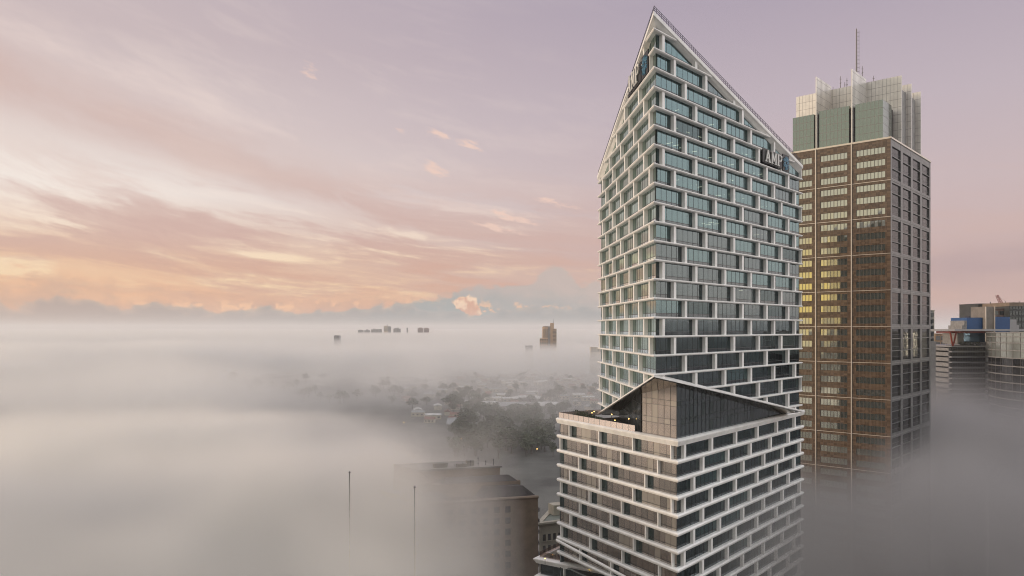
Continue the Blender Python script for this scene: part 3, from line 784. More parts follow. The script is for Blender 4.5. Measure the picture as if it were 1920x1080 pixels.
# wall: piers and spandrels as one mesh per facade
wl, wr = MB(), MB()
zs = [line0 + FB * k for k in range(3, -32, -1) ]
B_L.rect(wl, 0, 35.2, -150, TOPB, -1.2, -0.45)
piers = [0.0] + [x for b in left_bays for x in b] + [35.2]
for a, b in zip(piers[0::2], piers[1::2]): B_L.rect(wl, a, b, -150, TOPB, -0.45, 0)
for a, b in left_bays:
    top = TOPB
    for k in range(3, -32, -1):
        zf = line0 + FB * k                      # floor line
        w0, w1 = zf + 1.0, zf + 3.0
        if w1 > TOPB: continue
        B_L.rect(wl, a, b, w1, top, -0.45, -0.003)
        top = w0
        if zf > -78:
            mb, ar = window(B_L, a, b, w0, w1, -0.30, 8, (), 0, mull=2, rng=brng, tilt=0.010, mw=0.05)
            bw.append((mb, seen_size(B_L, (a + b) / 2, w0, ar)))
    B_L.rect(wl, a, b, -150, top, -0.45, -0.003)
B_R.rect(wr, 0, 47.6, -150, TOPB, -1.2, -0.5)
pr = [0.0] + [x for b in right_bays for x in b] + [47.6]
for a, b in zip(pr[0::2], pr[1::2]): B_R.rect(wr, max(a, 0.003), b, -150, TOPB - 0.01, -0.5, 0)
for a, b in right_bays:
    top = TOPB - 0.01
    for k in range(3, -32, -1):
        zf = line0 + FB * k
        thick = (k % 3 == 0)
        w0, w1 = zf + (0.75 if thick else 0.12), zf + FB - (0.75 if (k + 1) % 3 == 0 else 0.12)
        if w1 > TOPB: continue
        B_R.rect(wr, a, b, w1, top, -0.5, -0.04)
        top = w0
        if zf > -78:
            mb, ar = window(B_R, a, b, w0, w1, -0.42, 9, (), 1.2, glass=1, low=1, mull=2, rng=brng, tilt=0.006, mw=0.16)
            bw.append((mb, seen_size(B_R, (a + b) / 2, w0, ar)))
    B_R.rect(wr, a, b, -150, top, -0.5, -0.04)
wl.build('wall', M['brown'], brown); wr.build('wall', M['grey'], brown)
place_windows(brown, bw, BM)
mb = MB(); mb.prism([tuple(kp(1.3, 1.3, 0))[:2], tuple(kp(34.5, 1.3, 0))[:2], tuple(kp(34.5, 47, 0))[:2], tuple(kp(1.3, 47, 0))[:2]], 0, CAM_Z + TOPB - 0.3); mb.build('body', M['darkroof'], brown)
for a, b in left_bays:
    mb = MB()
    for i in range(9): B_L.rect(mb, a + (b - a) * i / 8 - 0.022, a + (b - a) * i / 8 + 0.022, -85, TOPB - 0.3, -0.02, 0.05)
    mb.build('mullion', mat('bronze_mullion', (0.16, 0.12, 0.09), 0.45, 0.4), brown)
for s_ in (11.82, 23.35):
    mb = MB(); B_L.rect(mb, s_ - 0.16, s_ + 0.16, -90, TOPB + 0.2, 0.0, 0.35); mb.build('vertical_trim', M['fine'], brown)
mb = MB(); B_L.rect(mb, -0.1, 35.2, TOPB, TOPB + 0.55, -1.0, 0.22); B_R.rect(mb, -0.1, 47.6, TOPB, TOPB + 0.55, -1.0, 0.22); mb.build('parapet', M['fine'], brown)
for k in range(0, -34, -3):
    zf = line0 + FB * k
    mb = MB(); B_L.rect(mb, 0.0, 35.2, zf - 0.075, zf + 0.075, 0.0, 0.10); mb.build('horizontal_trim', M['fine'], brown)
    mb = MB(); B_R.rect(mb, 0.0, 47.6, zf - 0.10, zf + 0.10, 0.0, 0.08); mb.build('horizontal_trim', M['greystone'], brown)
# crown
def grid_panel(face, t0, t1, z0, z1, o0, o1, glass, pw, ph, name, line=0.05):
    mb = MB(); face.rect(mb, t0, t1, z0, z1, o0, o1, 0)
    n = max(1, round((t1 - t0) / pw)); r_ = max(1, round((z1 - z0) / ph))
    for i in range(1, n): face.rect(mb, t0 + (t1 - t0) * i / n - line, t0 + (t1 - t0) * i / n + line, z0, z1, o1, o1 + 0.03, 1)
    for i in range(1, r_): face.rect(mb, t0, t1, z0 + (z1 - z0) * i / r_ - line, z0 + (z1 - z0) * i / r_ + line, o1, o1 + 0.026, 1)
    return mb.build(name, [glass, M['steel']], brown)
Z1, Z2 = 73.5, 84.0
for a, b, zt in ((2.6, 11.0, Z1), (13.0, 22.6, Z1), (24.4, 31.6, Z1 - 0.6)):
    grid_panel(B_L, a, b, TOPB + 0.55, zt, -9.0, -1.0, M['green'], 1.15, 2.6, 'glass_box')
G_R = Face(tuple(kp(2.6, 1.0, 0))[:2], tuple(kp(2.6, 14.0, 0))[:2])
grid_panel(G_R, 0.02, 9.0, TOPB + 0.55, Z1 - 0.02, -0.5, 0.02, M['green'], 1.15, 2.6, 'glass_box')
mb = MB(); mb.prism([tuple(kp(3.0, 1.5, 0))[:2], tuple(kp(31, 1.5, 0))[:2], tuple(kp(31, 13, 0))[:2], tuple(kp(3.0, 13, 0))[:2]], CAM_Z + TOPB, CAM_Z + Z1 - 0.8); mb.build('plant_room', M['darkroof'], brown)
for t_ in (14.0, 25.5, 37.0):
    f = Face(tuple(kp(0.6, t_, 0))[:2], tuple(kp(35.6, t_, 0))[:2])
    grid_panel(f, 0, 35, TOPB + 0.5, Z2, -0.5, 0.0, M['silver'], 1.15, 2.6, 'screen_wall', 0.035)
for s_ in (11.82, 23.35):
    f = Face(tuple(kp(s_, 0.1, 0))[:2], tuple(kp(s_, 13.98, 0))[:2])
    mb = MB(); f.rect(mb, 0, 13.85, TOPB + 0.55, Z2 + 1.2, -0.15, 0.15, 0)
    for i in range(1, 12): f.rect(mb, i * 1.15 - 0.03, i * 1.15 + 0.03, TOPB + 0.6, Z2 + 1.15, -0.18, 0.18, 1)
    for i in range(1, 10): f.rect(mb, 0.05, 13.8, TOPB + 0.5 + i * 2.6 - 0.03, TOPB + 0.5 + i * 2.6 + 0.03, -0.17, 0.17, 1)
    mb.build('fin_wall', [M['silver'], M['steel']], brown)
for t_ in (25.5, 37.0):
    mb = MB(); a_, b_ = kp(2.2, t_ - 11.2, 0), kp(2.2, t_ - 0.6, 0); f = Face((a_.x, a_.y), (b_.x, b_.y)); f.rect(mb, 0, 10.6, TOPB + 0.5, Z2 - 3.0, -0.4, 0.0); mb.build('recess_wall', M['greystone'], brown)
# roof masts
mp = at(1606, 140, 262.0)
mb = MB(); mb.bar((mp.x, mp.y, CAM_Z + 72), (mp.x, mp.y, CAM_Z + 105.2), 0.38, 0.22, 8)
for k in range(14):
    z = CAM_Z + 86 + k * 1.38; mb.bar((mp.x, mp.y, z), (mp.x + 0.9, mp.y, z), 0.07, n=4); mb.bar((mp.x + 0.9, mp.y, z - 0.5), (mp.x + 0.9, mp.y, z + 0.5), 0.07, n=4)
mb.build('mast', M['steel'], brown)
for px_, y0, y1 in ((1617, 152, 124), (1576, 165, 143), (1588, 163, 146), (1584, 163, 154), (1562, 168, 163), (1638, 154, 142)):
    a = at(px_, y0 + 20, 264.0); b = at(px_, y1, 264.0)
    mb = MB(); mb.bar(a, b, 0.14, 0.08, 6); mb.bar(b - Vector((0.35, 0, 1.0)), b - Vector((-0.35, 0, 1.0)), 0.08, n=4); mb.bar(b - Vector((0, 0.3, 2.4)), b - Vector((0, -0.3, 2.4)), 0.18, n=5); mb.build('antenna', M['steel'], brown)


# ================================================================== other buildings near by
def rotbox(mb, c, w, d, z0, z1, ang, m=0, mtop=None):
    co, si = math.cos(ang), math.sin(ang)
    mb.prism([(c[0] + x * co - y * si, c[1] + x * si + y * co) for x, y in ((-w / 2, -d / 2), (w / 2, -d / 2), (w / 2, d / 2), (-w / 2, d / 2))], z0, z1, m, mtop)

def face_windows(root, face, t0, t1, pitch, ww, z_list, hh, mats, off=0.06, panes=2, most=100):
    ws = []; r_ = random.Random(9)
    n = int((t1 - t0 + 0.01) / pitch)
    for z in z_list:
        for i in range(n):
            t = t0 + i * pitch + (pitch - ww) / 2
            mb, ar = window(face, t, t + ww, z, z + hh, off - 0.1, panes, (), 0, rng=r_, mw=0.08)
            face.rect(mb, t - 0.15, t + ww + 0.15, z - 0.22, z - 0.02, 0.0, 0.18, 3)
            ws.append((mb, seen_size(face, t, z, ar)))
    place_windows(root, ws, mats, most=most)

def wall_with_openings(mb, face, t0, t1, z0, z1, w_t0, pitch, ww, n, z_list, hh, depth=0.5, m=0):
    """a facade slab with real window openings"""
    cols = [(w_t0 + i * pitch + (pitch - ww) / 2, w_t0 + i * pitch + (pitch + ww) / 2) for i in range(n)]
    zs_ = sorted(z_list); z = z0
    for zz in zs_:
        face.rect(mb, t0, t1, z, zz, -depth, 0, m); t = t0
        for a, b in cols: face.rect(mb, t, a, zz, zz + hh, -depth, 0, m); t = b
        face.rect(mb, t, t1, zz, zz + hh, -depth, 0, m); z = zz + hh
    face.rect(mb, t0, t1, z, z1, -depth, 0, m)

# --- the old hotel half buried in the fog
HC, HR, HL = (-25.3, 215.0), (7.8, 223.7), (-40.5, 231.0)
hotel = empty('hotel', (-15, 228, 0), 'sandstone hotel with stepped dark roofs half buried in the fog', 'hotel')
H_R, H_L = Face(HC, HR), Face(HC, HL)
hz = [-54.6 - 3.3 * k for k in range(0, 12)]
mb = MB()
wall_with_openings(mb, H_R, 0, H_R.len, -149.9, -50.6, 2.5, 3.45, 1.7, 7, hz, 1.9)
wall_with_openings(mb, H_L, 0, H_L.len, -149.9, -50.6, 1.2, 3.4, 1.6, 6, hz, 1.9)
mb.build('wall', M['sand'], hotel)
HM = [M['winblack'], M['winblack'], M['mull'], M['sand']]
face_windows(hotel, H_R, 2.5, 26.7, 3.45, 1.7, hz, 1.9, HM, off=-0.22, most=70)
face_windows(hotel, H_L, 1.2, 21.6, 3.4, 1.6, hz, 1.9, HM, off=-0.22, most=30)
u_, w_ = H_R.d, H_L.d
def hp(a, b): q_ = Vector(HC) + u_ * a + w_ * b; return (q_.x, q_.y)
LR_, LL_ = H_R.len, H_L.len
mb = MB(); mb.prism([hp(.6, .6), hp(LR_ - .1, .6), hp(LR_ - .1, LL_), hp(.6, LL_)], 0.1, CAM_Z - 51.2); mb.build('body', M['sand'], hotel)
mb = MB(); sweep(mb, [HL, HC, HR], [(-0.5, 0), (0.7, 0.0), (0.9, -0.35), (0.4, -0.7), (0.05, -1.0), (-0.5, -1.0)], (-10, 235), [-50.0] * 3); mb.build('cornice', M['sand'], hotel)
def mansard(a0, a1, b0, b1, z0, z1, inset, label, mt):
    mb = MB(); lo = [hp(a0, b0), hp(a1, b0), hp(a1, b1), hp(a0, b1)]; hi = [hp(a0 + inset, b0 + inset), hp(a1 - inset, b0 + inset), hp(a1 - inset, b1 - inset), hp(a0 + inset, b1 - inset)]
    mb.loops([[Vector((*p, CAM_Z + z0)) for p in lo], [Vector((*p, CAM_Z + z1)) for p in hi]]); mb.build(label, mt, hotel)
mansard(18.5, LR_ - 0.3, 0.5, 12, -50.1, -47.3, 2.4, 'roof', M['darkroof'])
mansard(0.6, 9.0, 0.5, 14, -50.1, -48.2, 2.2, 'roof', M['darkroof'])
mansard(3.5, LR_ - 1.5, 5.5, LL_, -50.2, -46.2, 0.0, 'upper_storey', M['sand'])
mansard(9.0, LR_ - 2.5, 5.4, 9.5, -46.2, -44.6, 1.6, 'roof', M['darkroof'])
mansard(4.0, LR_ - 5.5, 9.0, LL_, -46.3, -42.6, 0.0, 'upper_storey', M['sand'])
mansard(3.6, LR_ - 5.1, 8.6, LL_, -42.55, -42.1, 0.0, 'parapet', M['paleroof'])
for k in range(9):
    q_ = hp(LR_ - 6.5 - k * 1.6, 10.5 + (k % 3) * 1.2); hh = [2.2, 1.6, 2.6, 1.2, 1.9, 0.9, 1.4, 0.8, 1.1][k]
    mb = MB(); mb.bar((*q_, CAM_Z - 42.2), (*q_, CAM_Z - 42.2 + hh), 0.09, n=5); mb.bar((q_[0] - 0.3, q_[1], CAM_Z - 42.2 + hh * 0.8), (q_[0] + 0.3, q_[1], CAM_Z - 42.2 + hh * 0.8), 0.06, n=4); mb.build('antenna', M['rail'], hotel)
for a, b, w, hgt in ((12, 12, 4, 1.3), (18, 11, 3, 1.0), (22, 13, 2.2, 1.6)):
    mb = MB(); q_ = hp(a, b); rotbox(mb, q_, w, 2, CAM_Z - 42.4, CAM_Z - 42.1 + hgt, 0.26); mb.build('plant_box', M['paleroof'], hotel)
for k, z in enumerate(hz[:6]):
    mb = MB(); q_ = Vector((HR[0], HR[1])) + w_ * 2.2; mb.box((q_.x + 0.7, q_.y, CAM_Z + z - 0.2), (1.6, 3.2, 0.25), 0, 0.4); mb.box((q_.x + 1.35, q_.y, CAM_Z + z + 0.4), (0.12, 3.2, 0.9), 0, 0.4); mb.build('balcony', M['greystone'], hotel)
for t_, z in ((22.5, hz[1] + 0.9), (16.5, hz[2] + 0.7)):
    mb = MB(); H_R.rect(mb, t_, t_ + 0.35, z, z + 0.35, -0.25, -0.2); mb.build('room_light', M['amber'], hotel)

# --- pale classical block behind the lower terrace
PC = at(1012, 1000, 240.0)
pale = empty('classical_building', (PC.x + 8, 250, 0), 'pale stone building with a heavy cornice and paired windows behind the white tower', 'building')
P_R = Face((PC.x, 240.0), (PC.x + 26, 252.0))
pz = [-68.6 - 3.6 * k for k in range(0, 8)]
M['palestone'] = mat('pale_stone_wall', (0.40, 0.37, 0.30), 0.8, vary=0.12, scale=0.3)
mb = MB(); wall_with_openings(mb, P_R, 0, P_R.len, -149.9, -63.5, 0.7, 1.9, 1.15, 14, pz, 2.2); mb.build('wall', M['palestone'], pale)
face_windows(pale, P_R, 0.7, 27.3, 1.9, 1.15, pz, 2.2, [M['winblack'], M['winblack'], M['mull'], M['palestone']], off=-0.22)
mb = MB(); sweep(mb, [(PC.x + 6, 262), (PC.x, 240), (PC.x + 26, 252)], [(-0.6, 0), (0.9, 0), (1.0, -0.5), (0.4, -1.0), (0.1, -1.5), (-0.6, -1.5)], (PC.x + 12, 252), [-62.3] * 3); mb.build('cornice', M['palestone'], pale)
mb = MB(); mb.prism([(PC.x + 0.5, 241), (PC.x + 25, 252.6), (PC.x + 20, 266), (PC.x + 6.4, 261)], 0.1, CAM_Z - 62.6); mb.build('roof', mat('green_roof', (0.16, 0.18, 0.15), 0.7, vary=0.2), pale)
mb = MB(); c = at(1043, 965, 252); mb.box((c.x, c.y, CAM_Z - 60.8), (4, 4, 3.4), 0, 0.4); mb.build('roof_hut', M['palestone'], pale)

# --- two flagpoles rising out of the fog, on a rooftop below the picture
roofb = empty('rooftop', (-32, 182, 0), 'dim rooftop under the fog carrying the flagpoles', 'building')
mb = MB(); rotbox(mb, (-32, 182), 36, 22, 0.1, CAM_Z - 66, 0.15); mb.build('wall', M['sand'], roofb)
mb = MB(); rotbox(mb, (-32, 182), 37, 23, CAM_Z - 66, CAM_Z - 65.2, 0.15); mb.build('parapet', M['sand'], roofb)
for px_, py_, d, lab in ((655.5, 887, 180.0, 'tall thin bare flagpole standing farthest from the hotel in the fog'), (777.5, 915, 176.0, 'thin bare flagpole standing in front of the hotel')):
    p = at(px_, py_, d); root = empty('flagpole', (p.x, p.y, CAM_Z - 65.2), lab, 'flagpole', 'flagpoles in the fog')
    mb = MB(); mb.bar((p.x, p.y, CAM_Z - 65.2), (p.x, p.y, p.z), 0.24, 0.11, 8); mb.build('pole', M['rail'], root)
    mb = MB(); mb.loops([[Vector((p.x + math.cos(a * 0.785) * r_, p.y + math.sin(a * 0.785) * r_, p.z + q_)) for a in range(8)] for r_, q_ in ((0.05, 0), (0.28, 0.1), (0.28, 0.3), (0.05, 0.42))]); mb.build('finial', M['rail'], root)

# ------------------------------------------------------------------ buildings on the right
def simple_tower(name, label, cat, c, w, d, z0, z1, ang, wall, glass, floors, bays, group=None, roofm=None, win=True, sides=('f',)):
    root = empty(name, (c[0], c[1], 0), label, cat, group)
    co, si = math.cos(ang), math.sin(ang)
    def q(x, y): return (c[0] + x * co - y * si, c[1] + x * si + y * co)
    mb = MB(); mb.prism([q(-w / 2, -d / 2), q(w / 2, -d / 2), q(w / 2, d / 2), q(-w / 2, d / 2)], z0, CAM_Z + z1); mb.build('wall', wall, root)
    mb = MB(); mb.prism([q(-w / 2 - .15, -d / 2 - .15), q(w / 2 + .15, -d / 2 - .15), q(w / 2 + .15, d / 2 + .15), q(-w / 2 - .15, d / 2 + .15)], CAM_Z + z1, CAM_Z + z1 + 0.5); mb.build('roof', roofm or wall, root)
    if win:
        ws = []
        for sd_, (a, b) in (('f', (q(-w / 2, -d / 2), q(w / 2, -d / 2))), ('l', (q(-w / 2, d / 2), q(-w / 2, -d / 2))), ('r', (q(w / 2, -d / 2), q(w / 2, d / 2)))):
            if sd_ not in sides: continue
            f = Face(a, b); fl = (z1 + 2) / 1.0
            for k in range(floors):
                zt = z1 - 1.0 - k * 3.6; pw = f.len / bays
                for i in range(bays):
                    mb, ar = window(f, i * pw + pw * 0.12, (i + 1) * pw - pw * 0.12, zt - 2.3, zt, 0.05, 2, (), 0, mw=0.1)
                    ws.append((mb, seen_size(f, i * pw, zt, ar)))
        place_windows(root, ws, [glass, glass, M['mull'], M['mull']], most=60)
    return root, q

# round glass building
gc, gr = (256.5, 318.0), 46.0
rnd = empty('round_tower', (gc[0], gc[1], 0), 'round glass office building with pale upper storeys and dark ribbon windows', 'building')
M['paleglass'] = mirror_glass('pale_fritted_glass', (0.36, 0.39, 0.37), 0.14, 0.6, 0.04)
def ring(z, r_, n=72): return [Vector((gc[0] + math.cos(i * math.tau / n) * r_, gc[1] + math.sin(i * math.tau / n) * r_, CAM_Z + z)) for i in range(n)]
levels = [-1.6, -3.4, -6.0, -9.2, -12.4]
for a, b in zip(levels, levels[1:]):
    mb = MB(); mb.loops([ring(b, gr), ring(a, gr)], 0, cap=False); mb.build('glass_band', M['paleglass'], rnd)
zz = -12.4
while zz > -75:
    mb = MB(); mb.loops([ring(zz - 3.5, gr - 0.6), ring(zz, gr - 0.6)], 0, cap=False); mb.build('glass_band', M['darkwin'], rnd)
    zz -= 3.5
for z in levels + [-12.4 - 3.5 * k for k in range(1, 17)]:
    mb = MB(); mb.loops([ring(z - 0.28, gr - 1), ring(z - 0.28, gr + 0.35), ring(z + 0.12, gr + 0.35), ring(z + 0.12, gr - 1)], 0, cap=False); mb.build('floor_band', M['greystone'], rnd)
mb = MB()
for i, p in enumerate(ring(0, gr + 0.1, 72)): mb.bar((p.x, p.y, CAM_Z - 75), (p.x, p.y, CAM_Z - 1.6), 0.07, n=4)
mb.build('mullion', M['steel'], rnd)
mb = MB(); mb.face(ring(-1.8, gr - 0.5)); mb.build('roof', M['paleroof'], rnd)
mb = MB(); mb.loops([[Vector((p.x, p.y, 0.1)) for p in ring(0, gr - 1)], ring(-75, gr - 1)], 0); mb.build('body', M['greystone'], rnd)
# terraced building with a thin floating roof
D = 345.0
ter = empty('terraced_building', (at(1815, 620, D).x, D, 0), 'terraced building with a thin flat roof on red V struts', 'building')
def xw(px_, d=D): return (px_ - 960) / F * d
def zh(py_, d=D): return CAM_Z + (HORIZON - py_) / F * d
def slab(root, name, px0, px1, py0, py1, d0, d1, mt, dref=None):
    mb = MB(); dr = dref or d0
    x0, x1 = xw(px0, dr), xw(px1, dr)
    mb.prism([(x0, d0), (x1, d0), (x1, d1), (x0, d1)], zh(py1, dr), zh(py0, dr)); return mb.build(name, mt, root)
M['palemetal'] = mat('pale_metal_roof', (0.32, 0.32, 0.33), 0.4, 0.3)
M['red'] = mat('red_steel', (0.22, 0.035, 0.02), 0.45, vary=0.1)
slab(ter, 'canopy', 1776, 1915, 617.2, 620.5, D - 6, D + 22, M['palemetal'], D)
slab(ter, 'roof_beam', 1792, 1850, 621, 624.5, D - 3.0, D + 16, M['red'], D)
for a, b, c_ in ((1781.5, 1786.3, 0), (1793, 1787.3, 0)):
    mb = MB(); pa, pb = at(a, 622, D - 2), at(b, 648.5, D - 2); mb.bar(pa, pb, 0.42, 0.34, 6); mb.build('strut', M['red'], ter)
mb = MB(); pa, pb = at(1780, 623.5, D - 2), at(1800, 623, D - 2); mb.bar(pa, pb, 0.25, n=6); mb.build('roof_beam', M['red'], ter)
M['blue'] = mat('blue_cladding', (0.008, 0.075, 0.23), 0.35, 0, 0.5, 0.1, 0.2)
M['blueglass'] = mirror_glass('blue_glass', (0.03, 0.07, 0.13), 0.08, 0.6, 0.05)
slab(ter, 'glass_storey', 1812, 1852, 624.8, 641.5, D + 2, D + 16, M['blueglass'], D)
slab(ter, 'stair_core', 1800, 1811.8, 624.8, 645, D + 2, D + 14, M['greystone'], D)
slab(ter, 'wall', 1781, 1851, 652.5, 1200, D + 1.0, D + 28, M['greystone'], D)
for k in range(12):
    y = 648 + k * 10.0
    slab(ter, 'balcony_slab', 1781, 1851, y, y + 2.6, D - 1.5, D + 27, M['palemetal'], D)
    ws, ar = window(Face((xw(1782), D), (xw(1850), D)), 0.3, 16.5, zh(y + 9.5) - CAM_Z, zh(y + 2.8) - CAM_Z, -0.7, 14, (), 0); ws.build('window', [M['winblack'], M['winblack'], M['steel'], M['steel']], ter, recalc=False)
mb = MB()
for k in range(16):
    p = at(1784 + k * 4.2, 647.8, D - 1.0); mb.bar(p, p + Vector((0, 0, 1.1)), 0.05, n=4)
pa, pb = at(1784, 643.4, D - 1.0), at(1848, 643.4, D - 1.0); mb.bar(pa, pb, 0.06, n=4); mb.build('railing', M['rail'], ter)
for k, (px_, s_) in enumerate(((1803, 1.0), (1812, 1.2), (1822, 0.9), (1834, 1.1))):
    p = at(px_, 647.5, D + 0.4); root = empty('planter', p, ['dark shrub at the railing beneath the grey stair core', 'dark shrub at the railing under the left end of the blue glass storey', 'smaller shrub at the railing under the blue glass storey', 'dark shrub at the railing beside the round glass building'][k], 'plant', 'shrubs on the balcony rail')
    mb = MB(); mb.box((p.x, p.y, p.z + 0.2), (1.6, 0.8, 0.4)); mb.build('tub', M['darkroof'], root)
    mb = MB(); foliage(mb, (p.x, p.y, p.z + 0.9), (1.2 * s_, 0.6, 0.8 * s_), 120, trng, 0.2); mb.build('shrub', M['leaf'], root, recalc=False)
# blue plant rooms and stone slab tower behind
D2 = 380.0
blue = empty('plant_tower', (xw(1852, D2), D2, 0), 'blue clad plant building split by a tall stone slab with bright edges', 'building')
slab(blue, 'blue_wall', 1813, 1842, 595.5, 640, D2, D2 + 14, M['blue'])
slab(blue, 'blue_wall', 1860.5, 1893.5, 594, 640, D2, D2 + 14, M['blue'])
slab(blue, 'stone_slab', 1843, 1859, 575, 640, D2 - 2.0, D2 + 10, mat('dim_stone', (0.21, 0.185, 0.16), 0.7, vary=0.12, scale=0.4), D2)
for px_ in (1842.2, 1858.6):
    slab(blue, 'edge_trim', px_, px_ + 1.2, 575.2, 640, D2 - 2.6, D2 - 2.0, M['fine'], D2)
slab(blue, 'service_box', 1893.8, 1906, 599, 640, D2, D2 + 12, M['palemetal']); slab(blue, 'service_box', 1906.2, 1911, 609, 640, D2, D2 + 12, M['palemetal'])
slab(blue, 'service_box', 1808, 1812.8, 601, 640, D2, D2 + 12, M['greystone']); slab(blue, 'service_box', 1804, 1807.8, 610, 640, D2, D2 + 12, M['greystone']); slab(blue, 'vent', 1816.5, 1819.5, 593, 595.4, D2 + 2, D2 + 5, M['rail'])
slab(blue, 'body', 1804, 1911, 640.1, 1240, D2 + 1, D2 + 14, M['greystone'])
M['blackglass'] = mirror_glass('black_glass', (0.07, 0.085, 0.085), 0.07, 0.6, 0.06)
D3 = 470.0
def back_tower(px0, px1, py0, d, dep, wall, label, floors, bays, rail=None):
    c = (xw((px0 + px1) / 2, d), d + dep / 2)
    return simple_tower('office_block', label, 'building', c, xw(px1, d) - xw(px0, d), dep, 0.1, (HORIZON - py0) / F * d, 0.0, wall, M['blackglass'], floors, bays, 'office blocks beyond the blue plant building')
M['darkwall'] = mat('dark_cladding', (0.045, 0.05, 0.05), 0.4, 0.2, vary=0.2)
M['brownwall'] = mat('brown_cladding', (0.17, 0.115, 0.095), 0.6, vary=0.15)
r1, _ = back_tower(1834.5, 1871.5, 570.5, D3, 20, M['darkwall'], 'dark glass block with rounded corners behind the stone slab', 6, 9)
r2, _ = back_tower(1862, 1895, 580, D3 - 20, 18, M['brownwall'], 'brown block with ribbon openings below the crane', 5, 3)
r3, _ = back_tower(1892.5, 1960, 569, D3 - 25, 26, M['darkwall'], 'dark glass block with tan parapet at the far right edge', 7, 12)
mb = MB(); p = at(1892.5, 574, D3 - 25.6); p2 = at(1960, 567, D3 - 25.6); mb.prism([(p.x, p.y), (p2.x, p.y), (p2.x, p.y + 26), (p.x, p.y + 26)], p.z, p2.z); mb.build('parapet', M['sand'], r3)
for px_, py_ in ((1857, 566), (1911, 565), (1901, 566)):
    mb = MB(); a = at(px_, 571, D3 + 4); b = at(px_, py_, D3 + 4); mb.bar(a, b, 0.3, 0.2, 5); mb.build('antenna', M['rail'], r1 if px_ < 1880 else r3)
# tower crane on the brown block
cr0, cr1 = at(1882, 578.5, D3 - 12), at(1869, 553.5, D3 - 12)
crane = empty('luffing_crane', (cr0.x, cr0.y, cr0.z - 1), 'small red and white luffing crane on the roof of the brown block', 'crane')
def lattice(mb, a, b, w, n, r_):
    a, b = Vector(a), Vector(b); d = (b - a).normalized(); u = d.cross(Vector((0, 1, 0))).normalized() * w / 2; v = Vector((0, 1, 0)) * w / 2
    cs = [u + v, u - v, -u - v, -u + v]
    for c in cs: mb.bar(a + c, b + c * 0.6, r_, n=4)
    for i in range(n):
        p, q_ = a.lerp(b, i / n), a.lerp(b, (i + 1) / n)
        for k in range(4): mb.bar(p + cs[k] * (1 - 0.4 * i / n), q_ + cs[(k + 1) % 4] * (1 - 0.4 * (i + 1) / n), r_ * 0.7, n=3)
M['cranered'] = mat('crane_red', (0.30, 0.10, 0.08), 0.5)
mb = MB(); lattice(mb, cr0, cr1, 1.7, 9, 0.13); mb.build('jib', M['cranered'], crane)
mb = MB(); mb.box((cr0.x + 0.3, cr0.y, cr0.z + 0.1), (4.4, 2.4, 1.3)); mb.box((cr0.x + 2.0, cr0.y, cr0.z + 1.4), (1.6, 2.0, 1.6)); mb.build('cab', M['rail'], crane)
mb = MB(); mb.bar(cr0 + Vector((1.5, 0, 1.5)), cr0 + Vector((1.0, 0, 4.5)), 0.12, n=4); mb.bar(cr0 + Vector((1.0, 0, 4.5)), cr1, 0.05, n=3); mb.build('stay', M['rail'], crane)
mb = MB(); mb.bar((cr0.x, cr0.y, (HORIZON - 580) / F * (D3 - 20) + CAM_Z + 0.4), (cr0.x, cr0.y, cr0.z - 0.5), 0.6, n=8); mb.build('mast', M['rail'], crane)
# slim towers between the granite tower and the terraces
simple_tower('slab_tower', 'slim pale slab tower with a dark edge just right of the granite tower', 'building', (xw(1746.5, 420), 428), 4.4, 14, 0.1, (616 - 583) / F * 420, 0.0, M['palestone'], M['blackglass'], 10, 1)
simple_tower('slab_tower', 'slim grey tower standing against the pale slab tower', 'building', (xw(1751.6, 415), 424), 1.5, 12, 0.1, (616 - 583.5) / F * 415, 0.0, M['greystone'], M['blackglass'], 10, 1)
simple_tower('slab_tower', 'grey concrete block with a blank front rising out of the fog', 'building', (xw(1752, 330), 338), 4.6, 10, 0.1, (616 - 642.5) / F * 330, 0.0, M['greystone'], M['blackglass'], 8, 1, win=False)
simple_tower('apartment_block', 'tan brick block with a pale vertical strip behind the terraced building', 'building', (xw(1782, 440), 452), 15.5, 20, 0.1, (616 - 627) / F * 440, 0.0, mat('tan_brick', (0.34, 0.23, 0.15), 0.8, vary=0.12), M['winblack'], 9, 5)

# ------------------------------------------------------------------ far towers above the sea of fog
def far_box(mb, px0, px1, py0, d, dep=None, m=0, z0=20.0):
    x0, x1 = xw(px0, d), xw(px1, d); dep = dep or (x1 - x0)
    mb.prism([(x0, d), (x1, d), (x1, d + dep), (x0, d + dep)], z0, zh(py0, d), m)
def far_windows(root, px0, px1, py0, py1, d, cols, rows, mt, hfrac=0.5):
    fx = Face((xw(px0, d), d), (xw(px1, d), d)); ws = []
    for r_ in range(rows):
        z = (HORIZON - py1) / F * d + (py1 - py0) / F * d * (r_ + 0.25) / rows
        hh = (py1 - py0) / F * d / rows * hfrac
        for c in range(cols):
            w = fx.len / cols; mb, ar = window(fx, (c + 0.15) * w, (c + 0.85) * w, z, z + hh, 0.25, 1, (), 0, mw=0.2); ws.append((mb, ar))
    place_windows(root, ws, [mt, mt, M['mull'], M['mull']], most=60)
M['fartan'] = mat('tan_concrete', (0.40, 0.27, 0.17), 0.8, vary=0.1, scale=0.05)
M['fardark'] = mat('grey_blue_concrete', (0.30, 0.295, 0.30), 0.7, vary=0.2, scale=0.05)
M['farpale'] = mat('cream_concrete', (0.46, 0.40, 0.32), 0.8, vary=0.1, scale=0.05)
M['farred'] = mat('red_brick', (0.30, 0.22, 0.21), 0.8, vary=0.15, scale=0.05)
DF = 2600.0; KF = DF / 1700.0
ft = empty('apartment_tower', (xw(1028, DF), DF + 12, 0), 'tan twin apartment tower with a spire rising alone from the fog', 'skyscraper')
mb = MB(); c = (xw(1023, DF), DF + 12); n = 20
